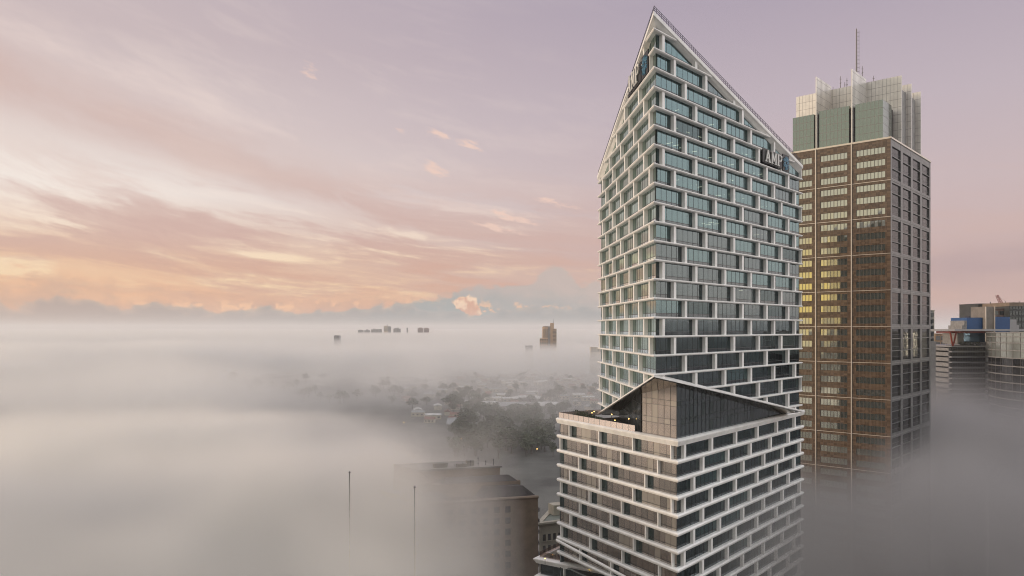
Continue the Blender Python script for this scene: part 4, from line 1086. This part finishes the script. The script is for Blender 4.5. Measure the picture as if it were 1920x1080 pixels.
mb.loops([[Vector((c[0] + math.cos(i * math.tau / n) * 7.2 * KF, c[1] + math.sin(i * math.tau / n) * 7.2 * KF, z)) for i in range(n)] for z in (20, zh(612.6, DF))]); mb.build('wall', M['fartan'], ft)
mb = MB(); mb.loops([[Vector((c[0] + math.cos(i * math.tau / n) * 5.4 * KF, c[1] + math.sin(i * math.tau / n) * 5.4 * KF, z)) for i in range(n)] for z in (zh(612.6, DF), zh(611.2, DF))]); mb.build('roof', M['fardark'], ft)
for k in range(9):
    z = zh(617.5 + k * 1.9, DF)
    for q_ in range(6):
        an = -math.pi / 2 + (q_ - 2.5) * 0.36; mb = MB(); p = Vector((c[0] + math.cos(an) * 7.3 * KF, c[1] + math.sin(an) * 7.3 * KF, z)); rotbox(mb, (p.x, p.y), 1.5 * KF, 0.6, z - 0.7 * KF, z + 0.7 * KF, an + math.pi / 2); mb.build('window', M['winblack'], ft)
for px0, px1, py0, off in ((1012.3, 1027.5, 634.5, -4), (1027, 1033, 611.8, 6), (1032, 1038.6, 605.6, 0), (1036.2, 1043.4, 616.4, -3)):
    mb = MB(); x0, x1 = xw(px0, DF), xw(px1, DF); mb.prism([(x0, DF + off), (x1, DF + off), (x1, DF + off + 22), (x0, DF + off + 22)], 20, zh(py0, DF)); mb.build('wall', M['fartan'] if px0 != 1027 else M['fardark'], ft)
    if px0 in (1012.3, 1036.2):
        f = Face((x0, DF + off), (x1, DF + off)); ws = []
        for k in range(14):
            for q_ in range(5):
                w = f.len / 5; z = zh(py0, DF) - CAM_Z - 2.5 - k * 3.1 * KF
                m_, ar = window(f, (q_ + 0.12) * w, (q_ + 0.88) * w, z - 1.7 * KF, z, 0.15, 1, (), 0, mw=0.15); ws.append((m_, ar))
        place_windows(ft, ws, [M['winblack'], M['winblack'], M['mull'], M['mull']], most=40)
mb = MB(); p = at(1037.6, 606, DF); mb.bar((p.x, p.y + 5, p.z), (p.x, p.y + 5, zh(597.4, DF)), 1.3, 0.4, 6); mb.build('spire', M['fardark'], ft)
DC = 5000.0
def far_tower(px0, px1, py0, mt, label, d=DC, extra=(), name='tower_block'):
    root = empty(name, (xw((px0 + px1) / 2, d), d, 0), label, 'tower', 'towers on the horizon above the fog')
    mb = MB(); far_box(mb, px0, px1, py0, d); mb.build('wall', mt, root)
    for e in extra:
        mb = MB(); far_box(mb, e[0], e[1], e[2], d + 4, 14, 0, zh(py0 + 0.3, d)); mb.build('roof', mt if len(e) < 4 else e[3], root)
    far_windows(root, px0, px1, py0 + 0.4, py0 + 9, d, 4, 4, M['winblack'])
    return root
far_tower(671, 680, 619, M['fardark'], 'dark low tower block, leftmost of the row on the horizon', extra=((672.5, 678.5, 618.2),))
far_tower(683, 692.6, 619.2, M['fardark'], 'low dark block with a small roof hump on the horizon', extra=((686, 690, 617.6),))
far_tower(696, 704.5, 617.5, M['fardark'], 'blue grey block with a peaked roof on the horizon', extra=((699, 703.5, 616.3),))
far_tower(704.7, 714.6, 617.2, M['fardark'], 'blue grey flat block touching the pale tower', extra=((705.5, 708, 616.8), (711, 714, 616.9)))
t4 = far_tower(719.5, 727.2, 611.6, M['farpale'], 'pale cream tower with a short mast, tallest on the horizon', extra=((721, 726.5, 610.6),))
mb = MB(); p = at(726.4, 611, DC + 3); mb.bar(p, (p.x, p.y, zh(607.6, DC)), 2.4, 1.0, 5); mb.build('mast', M['fardark'], t4)
far_tower(727.4, 732.6, 612.2, M['fardark'], 'slim dark tower against the pale cream tower', extra=((728.5, 731.5, 611.5),))
far_tower(737.6, 749.8, 616.3, M['fardark'], 'broad dark tower with irregular roof boxes', extra=((739.5, 744, 614.8), (744.5, 747.5, 614.3)))
far_tower(762.4, 764.6, 614.4, M['fardark'], 'very slim dark tower on the low mound')
far_tower(783, 792.6, 615.3, M['farred'], 'reddish square tower, left one of the twin pair', extra=((785, 791, 614.2),))
far_tower(794.4, 803.8, 615.6, M['farred'], 'reddish square tower, right one of the twin pair', extra=((796, 802, 614.6),))
far_tower(626, 636.5, 629.2, M['fardark'], 'dark clump of a building poking out of the fog left of the horizon row', 3500.0, extra=((627.5, 631, 628.3), (632, 635.5, 628.8)))
far_tower(985, 999, 648.2, M['fardark'], 'dim low block in the fog left of the tan spire tower', 2450.0, extra=((991, 998, 647.6),))
far_tower(1108, 1130, 651.0, M['farpale'], 'faint pale block in the fog beside the white tower', 2200.0)

# ------------------------------------------------------------------ ground and the town in the gap of the fog
gm = mat('ground_town', (0.060, 0.062, 0.055), 0.9, vary=0.6, scale=0.012, detail=8)
mb = MB(); gs = [-45000, -12000, -4000, -1500, -600, -200, 0, 200, 600, 1500, 4000, 12000, 45000]; gy = [-3000, -500, 0, 250, 500, 800, 1200, 1700, 2400, 4000, 9000, 20000, 60000]
for a, b in zip(gs, gs[1:]):
    for c, d in zip(gy, gy[1:]): mb.face([(a, c, 0), (b, c, 0), (b, d, 0), (a, d, 0)])
tag(mb.build('ground', gm), kind='structure')
rm = mat('asphalt', (0.05, 0.05, 0.052), 0.85, vary=0.2, scale=0.05)
mb = MB()
def road(p, q_, w):
    p, q_ = Vector(p), Vector(q_); n = (q_ - p).normalized(); n = Vector((-n.y, n.x)) * w / 2
    mb.face([(*(p + n), 0.05), (*(q_ + n), 0.05), (*(q_ - n), 0.05), (*(p - n), 0.05)])
for a, b, w in (((-420, 1000), (250, 1120), 14), ((-300, 820), (-60, 1900), 12), ((60, 850), (110, 1900), 10), ((-500, 1500), (300, 1580), 10)): road(a, b, w)
tag(mb.build('road', rm), kind='structure')
crng = random.Random(21)
def gp(px_, py_):
    d = CAM_Z * F / (py_ - HORIZON); return ((px_ - 960) / F * d, d)
# houses: two prototypes copied over the suburb
roofs = [mat('tile_roof_red', (0.16, 0.075, 0.055), 0.8, vary=0.2, scale=0.1), mat('iron_roof_grey', (0.22, 0.23, 0.235), 0.6, vary=0.2, scale=0.1), mat('iron_roof_pale', (0.40, 0.40, 0.39), 0.6, vary=0.2, scale=0.1)]
def house_proto(kind, w, d, h, rh, label):
    root = empty('house', (0, 0, 0), label, 'house', 'houses in the suburb under the fog')
    mb = MB(); rotbox(mb, (0, 0), w, d, 0, h, 0); mb.build('wall', M['palestone'], root)
    mb = MB(); a, b = w / 2 + 0.5, d / 2 + 0.5
    mb.loops([[Vector((-a, -b, h)), Vector((-a, b, h)), Vector((-a, 0, h + rh))], [Vector((a, -b, h)), Vector((a, b, h)), Vector((a, 0, h + rh))]]); mb.build('roof', roofs[kind], root)
    for i in range(3):
        mb = MB(); mb.box((-w / 3 + i * w / 3, -d / 2 - 0.04, h * 0.5), (w * 0.14, 0.1, h * 0.35)); mb.build('window', M['winblack'], root)
    return root
def copy_tree(o, parent=None):
    c = o.copy(); COL.objects.link(c); c.parent = parent
    for ch in o.children: copy_tree(ch, c)
    return c
protos = [house_proto(0, 16, 11, 6, 3.6, 'small house with a dull red tiled roof in the hazy suburb'), house_proto(1, 22, 12, 7, 3.2, 'house with a grey iron roof in the hazy suburb'), house_proto(2, 26, 14, 7.5, 2.6, 'larger house with a pale iron roof in the hazy suburb')]
spots = []
tries = 0
while len(spots) < 110 and tries < 4000:
    tries += 1
    px_, py_ = crng.uniform(760, 1128), crng.uniform(694, 800)
    if 1030 < px_ and py_ > 770: continue
    x, y = gp(px_, py_)
    if any((x - a) ** 2 + (y - b) ** 2 < 30 ** 2 for a, b in spots): continue
    if 880 < px_ < 1080 and py_ > 762: continue
    spots.append((x, y))
for i, (x, y) in enumerate(spots):
    k = crng.choices((0, 1, 2), (5, 5, 3))[0]
    o = protos[k] if protos[k].location.length == 0 else copy_tree(protos[k])
    o.location = (x, y, 0.02); o.rotation_euler.z = crng.choice((0.1, 0.2, -0.15, 1.65, 1.75)) + crng.uniform(-0.1, 0.1)
def hall(px0, px1, py_, dep, h, label, roof, gable=True):
    x0, y0 = gp(px0, py_); x1, _ = gp(px1, py_); root = empty('hall', ((x0 + x1) / 2, y0, 0), label, 'building', None)
    mb = MB(); mb.prism([(x0, y0), (x1, y0), (x1, y0 + dep), (x0, y0 + dep)], 0.1, h); mb.build('wall', M['greystone'], root)
    mb = MB(); mb.loops([[Vector((x, y0 - 1, h)), Vector((x, y0 + dep + 1, h)), Vector((x, y0 + dep * 0.6, h + dep * 0.18))] for x in (x0 - 1, x1 + 1)]); mb.build('roof', roof, root)
    for i in range(8):
        mb = MB(); w = (x1 - x0) / 8; mb.box((x0 + (i + 0.5) * w, y0 - 0.05, h * 0.5), (w * 0.5, 0.2, h * 0.4)); mb.build('window', M['winblack'], root)
hall(937, 985, 771, 34, 9, 'long hall with a grey roof beside the dark wood', roofs[1]); hall(1010, 1046, 772, 30, 11, 'long hall with a bright ribbed roof left of the terrace', roofs[2])
hall(882, 896, 760, 30, 9, 'pale roofed hall left of the tower crane', roofs[2]); hall(903, 931, 766, 26, 8, 'low pale building at the foot of the tower crane', roofs[2]); hall(838, 892, 803, 40, 6, 'broad low shed with a streaked grey roof', roofs[1])
hall(866, 878, 742, 22, 7, 'red brick hall with a white roof end, left of three', roofs[0]); hall(888, 899, 743, 22, 7, 'red brick hall with a white roof end, middle of three', roofs[0]); hall(910, 922, 744, 22, 7, 'red brick hall with a white roof end, behind the tower crane', roofs[0])
x, y = gp(988, 757); st = empty('arena', (x, y, 0), 'pale horseshoe roofed arena among the hazy houses', 'arena')
mb = MB(); lp2 = []
for z, ro in ((0.1, 30), (12, 33), (15, 26), (11, 18)): lp2.append([Vector((x + math.cos(a) * ro, y + math.sin(a) * ro * 0.9, z)) for a in [i * math.tau * 0.8 / 28 + 0.1 * math.tau - math.pi / 2 for i in range(29)]])
for l0, l1 in zip(lp2, lp2[1:]):
    for i in range(28): mb.face([l0[i], l0[i + 1], l1[i + 1], l1[i]])
mb.build('roof', roofs[2], st)
mb = MB(); mb.loops([[Vector((x + math.cos(i * math.tau / 24) * 17.5, y + math.sin(i * math.tau / 24) * 16, z)) for i in range(24)] for z in (0.1, 3.0)]); mb.build('stage', M['greystone'], st)
# tower crane in the town
x, y = gp(921.5, 786); tcr = empty('tower_crane', (x, y, 0), 'pale hammerhead tower crane standing in the hazy town', 'crane')
M['cranepale'] = mat('crane_pale', (0.60, 0.59, 0.55), 0.6)
zt = CAM_Z + (HORIZON - 747) / F * y
mb = MB(); lattice(mb, (x, y, 0), (x, y, zt), 3.4, 14, 0.45); mb.build('mast', M['cranepale'], tcr)
mb = MB(); lattice(mb, (x, y, zt), (x + 15, y - 6, zt - 1), 2.0, 6, 0.4); mb.build('jib', M['cranepale'], tcr)
mb = MB(); lattice(mb, (x, y, zt), (x - 11, y + 4, zt), 2.0, 4, 0.4); mb.box((x - 11, y + 4, zt - 1.6), (4, 2.5, 3)); mb.build('counter_jib', M['cranepale'], tcr)
mb = MB(); lattice(mb, (x, y, zt), (x, y, zt + 10.5), 2.2, 3, 0.4); mb.bar((x, y, zt + 10.5), (x + 11, y - 4.5, zt), 0.2, n=3); mb.build('apex', M['cranepale'], tcr)
# trees
def tree_proto(seed, r_, h, n):
    rg = random.Random(seed); root = empty('tree', (0, 0, 0), 'dark bushy tree in the hazy town', 'tree', 'trees in the town under the fog')
    mb = MB(); mb.bar((0, 0, 0), (0.3, 0.2, h * 0.55), r_ * 0.09, r_ * 0.05, 6)
    for k in range(5):
        an = k * 1.3; mb.bar((0.2, 0.1, h * 0.4), (math.cos(an) * r_ * 0.55, math.sin(an) * r_ * 0.55, h * (0.6 + 0.06 * k)), r_ * 0.04, r_ * 0.015, 5)
    mb.build('trunk', M['bark'], root)
    mb = MB()
    for k in range(13):
        an = rg.uniform(0, 6.28); rr_ = r_ * rg.uniform(0.0, 0.72); foliage(mb, (math.cos(an) * rr_, math.sin(an) * rr_, h * rg.uniform(0.5, 0.88)), (r_ * rg.uniform(.3, .5),) * 3, n, rg, r_ * 0.13)
    mb.build('crown', M['leaf'], root, recalc=False)
    return root
tp = [tree_proto(1, 7.5, 14, 42), tree_proto(2, 9.5, 18, 46), tree_proto(3, 6.0, 16, 40)]
used = [False] * 3; tspots = []
for (x0, x1, y0, y1, n, sc_) in ((840, 900, 742, 775, 26, 1.2), (870, 1010, 782, 850, 52, 1.35), (1000, 1062, 772, 812, 18, 1.3), (760, 1128, 696, 770, 80, 1.0), (1030, 1062, 745, 765, 6, 1.5), (930, 1040, 800, 862, 26, 1.3), (850, 905, 800, 860, 16, 1.3), (560, 760, 700, 760, 24, 1.3), (350, 560, 715, 750, 14, 1.4)):
    for _ in range(n):
        px_, py_ = crng.uniform(x0, x1), crng.uniform(y0, y1); k = crng.randrange(3)
        x, y = gp(px_, py_)
        if any((x - a) ** 2 + (y - b) ** 2 < 12 ** 2 for a, b in spots): continue
        o = tp[k] if not used[k] else copy_tree(tp[k]); used[k] = True
        s_ = sc_ * crng.uniform(0.7, 1.25); o.location = (x, y, 0.02); o.scale = (s_ * crng.uniform(0.9, 1.3), s_ * crng.uniform(0.9, 1.3), s_); o.rotation_euler.z = crng.uniform(0, 6.28)
for k, lab in enumerate(('dark bushy tree in the hazy town', 'dark spreading tree in the hazy town', 'dark upright tree in the hazy town')):
    for o in COL.objects:
        if o.type == 'EMPTY' and o.name.startswith('tree') and o.children and o.children[0].data == tp[k].children[0].data: o['label'] = lab
for px_, py_ in ((885, 822), (997, 839), (757, 802), (865, 835), (1007, 855), (1096, 690)):
    x, y = gp(px_, py_); root = empty('street_lamp', (x, y, 0), 'tiny lit street lamp glinting through the haze', 'street lamp', 'street lamps in the town')
    mb = MB(); mb.bar((x, y, 0), (x, y, 8), 0.15, n=5); mb.build('post', M['rail'], root)
    mb = MB(); mb.box((x, y, 8.3), (1.4, 1.4, 0.5)); mb.build('lantern', M['amber'], root)
mb = MB(); x, y = gp(1084, 688); sg = empty('rooftop_sign', (x, y, 0), 'small red patch on a roof in the fog', 'sign')
mb.box((x, y, 9), (14, 1, 4)); mb.build('panel', mat('red_panel', (0.5, 0.10, 0.08), 0.6), sg); mb = MB(); mb.bar((x, y, 0), (x, y, 7.2), 0.5, n=5); mb.build('post', M['rail'], sg)

# ================================================================== fog
def fog_material(name, col, aniso, dens=None, interp='LINEAR'):
    m = bpy.data.materials.new(name); m.use_nodes = True; t = m.node_tree; t.nodes.clear()
    o = t.nodes.new('ShaderNodeOutputMaterial'); pv = t.nodes.new('ShaderNodeVolumePrincipled')
    pv.inputs['Color'].default_value = (*col, 1); pv.inputs['Anisotropy'].default_value = aniso
    if dens is None: pv.inputs['Density'].default_value = 1.0
    else:
        pv.inputs['Density Attribute'].default_value = ''; pv.inputs['Density'].default_value = dens
    t.links.new(pv.outputs[0], o.inputs['Volume'])
    return m

def fog_cube(name, lo, hi, res, material, field):
    """a real fog bank: a voxel density field over a box"""
    me = bpy.data.meshes.new(name); o = bpy.data.objects.new(name, me); COL.objects.link(o)
    tag(o, kind='stuff')
    me.materials.append(material)
    ng = bpy.data.node_groups.new(name, 'GeometryNodeTree')
    ng.interface.new_socket('Geometry', in_out='INPUT', socket_type='NodeSocketGeometry'); ng.interface.new_socket('Geometry', in_out='OUTPUT', socket_type='NodeSocketGeometry')
    go = ng.nodes.new('NodeGroupOutput'); vc = ng.nodes.new('GeometryNodeVolumeCube')
    vc.inputs['Min'].default_value = lo; vc.inputs['Max'].default_value = hi
    for k, v in zip(('Resolution X', 'Resolution Y', 'Resolution Z'), res): vc.inputs[k].default_value = v
    vc.inputs['Background'].default_value = 0.0
    ps = ng.nodes.new('GeometryNodeInputPosition')
    d = field(ng, S(ng, ps.outputs[0]))
    ng.links.new(d.s, vc.inputs['Density'])
    sm = ng.nodes.new('GeometryNodeSetMaterial'); sm.inputs['Material'].default_value = material
    ng.links.new(vc.outputs[0], sm.inputs[0]); ng.links.new(sm.outputs[0], go.inputs[0])
    md = o.modifiers.new('fog', 'NODES'); md.node_group = ng
    return o

def near_field(t, pos):
    x, y, za = xyz(t, pos); z = za - CAM_Z
    u = x / y.max(20.0)
    nA = noise(t, pos, 1 / 150.0, 5, 0.6) - 0.5
    nB = noise(t, pos, 1 / 58.0, 5, 0.65)
    nC = noise(t, pos, 1 / 210.0, 3, 0.5)
    left = u.smooth(-0.03, -0.19)
    body = y.smooth(90.0, 170.0) * y.smooth(600.0, 340.0)
    topL = -58.0 + u.smooth(-0.06, -0.14) * y.smooth(270.0, 205.0) * 17.0 + u.smooth(-0.2, -0.55) * 6.0 + nA * 64.0
    sL = (z - topL).smooth(3.0, -12.0) * left * body * 0.055 * (nC.smooth(0.40, 0.57) * 0.90 + 0.10)
    wisp = (z + 42.0 + nA * -40.0).smooth(8.0, -10.0) * u.smooth(0.02, -0.08) * y.smooth(120, 160) * y.smooth(330.0, 240.0) * nB.smooth(0.44, 0.60) * 0.034
    low = (z + 62.0 + nA * 20.0).smooth(8.0, -16.0) * y.smooth(330.0, 250.0) * u.smooth(-0.4, -0.1) * u.smooth(0.3, 0.2) * 0.006
    return (sL + wisp + low) * ((nB - 0.5) * 5.0 + 1.0).max(0.05)

def right_field(t, pos):
    x, y, za = xyz(t, pos); z = za - CAM_Z
    u = x / y.max(20.0)
    nA = noise(t, pos, 1 / 100.0, 5, 0.62) - 0.5
    nB = noise(t, pos, 1 / 44.0, 5, 0.65)
    right = u.smooth(0.20, 0.42)
    topR = -40.0 + u.smooth(0.40, 0.62) * 19.0 + nA * 84.0
    sR = (z - topR).smooth(4.0, -20.0) * right * y.smooth(130.0, 215.0) * 0.045
    hazeR = (z + 16.0 + nA * 40.0).smooth(8.0, -24.0) * u.smooth(0.49, 0.56) * y.smooth(255, 300) * 0.009
    return (sR + hazeR) * ((nB - 0.5) * 5.0 + 1.0).max(0.05) * y.smooth(430.0, 390.0)

def middle_field(t, pos):
    x, y, za = xyz(t, pos); z = za - CAM_Z
    u = x / y
    nA = noise(t, pos, 1 / 420.0, 5, 0.6) - 0.5
    nB = noise(t, pos, 1 / 170.0, 5, 0.62)
    nC = noise(t, pos, 1 / 380.0, 3, 0.5)
    side = (u.smooth(-0.24, -0.52) + u.smooth(0.16, 0.30)).min(1.0)
    far = y.smooth(1600.0, 2250.0)
    top = -66.0 + far * 16.0 + side * 6.0 + nA * 60.0
    dens = side * 0.0032 + far * 0.0050 + 0.0015 + nB.smooth(0.46, 0.64) * 0.0030 * u.smooth(0.02, -0.25)
    return (z - top).smooth(8.0, -32.0) * dens * ((nB - 0.5) * 3.0 + 1.0).max(0.08) * (nC.smooth(0.41, 0.57) * 0.92 + 0.08)

fogm = fog_material('fog_near', (0.995, 0.985, 0.945), 0.45)
fogr = fog_material('fog_shaded', (0.66, 0.645, 0.64), 0.35)  # shade among the towers put into a darker fog colour
fogf = fog_material('fog_mid', (0.985, 0.977, 0.945), 0.4)
fog_cube('fog', (-330, 85, 40), (110, 780, 150), (88, 139, 44), fogm, near_field)
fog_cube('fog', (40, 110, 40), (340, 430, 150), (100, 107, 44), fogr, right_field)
fog_cube('fog', (-1700, 782, 0), (1000, 2800, 142), (120, 90, 26), fogf, middle_field)
# the far sea of fog: an even, closed bank with a rolling top
frng = random.Random(6)
ys = [2300, 2600, 2900, 3200, 3600, 4000, 4600, 5300, 6200, 7400, 9000, 11500, 15000, 20000, 28000, 42000]
us = [i / 20 for i in range(-26, 21)]
def rolling(x, y):
    s_ = 0
    for k, (wl_, am) in enumerate(((2600, 5), (1300, 4), (700, 3))):
        s_ += am * math.sin(x / wl_ * 3 + k * 1.7 + math.sin(y / wl_ * 1.3 + k)) * math.sin(y / wl_ * 2.1 + k * 0.6 + math.sin(x / wl_ + 2 * k))
    return s_
mb = MB(); rows_t, rows_b = [], []
for y in ys:
    e = min(1.0, (y - 2300) / 1500.0)
    rows_t.append([Vector((u * y, y, CAM_Z - 24 - (1 - e) * 70 + rolling(u * y, y) * (0.4 + 0.6 * e) * (1 if y < 12000 else 0.3))) for u in us])
    rows_b.append([Vector((u * y, y, 1.0)) for u in us])
for rows in (rows_t, rows_b):
    for a, b in zip(rows, rows[1:]):
        for i in range(len(us) - 1): mb.face([a[i], a[i + 1], b[i + 1], b[i]])
for a, b in ((rows_t[0], rows_b[0]), (rows_t[-1], rows_b[-1])):
    for i in range(len(us) - 1): mb.face([a[i], a[i + 1], b[i + 1], b[i]])
for c in (0, -1):
    for k in range(len(ys) - 1): mb.face([rows_t[k][c], rows_t[k + 1][c], rows_b[k + 1][c], rows_b[k][c]])
fo = mb.build('fog', fog_material('fog_sea', (0.985, 0.975, 0.94), 0.3, 0.0022))
import bmesh
bm = bmesh.new(); bm.from_mesh(fo.data); bmesh.ops.remove_doubles(bm, verts=bm.verts, dist=0.01); bmesh.ops.recalc_face_normals(bm, faces=bm.faces); bm.to_mesh(fo.data); bm.free()
tag(fo, kind='stuff')
# thin morning air over everything
mb = MB(); mb.prism([(-24000, -400), (24000, -400), (24000, 30000), (-24000, 30000)], -1.0, CAM_Z + 120)
tag(mb.build('haze', fog_material('morning_air', (0.98, 0.97, 0.96), 0.2, 0.00008)), kind='stuff')
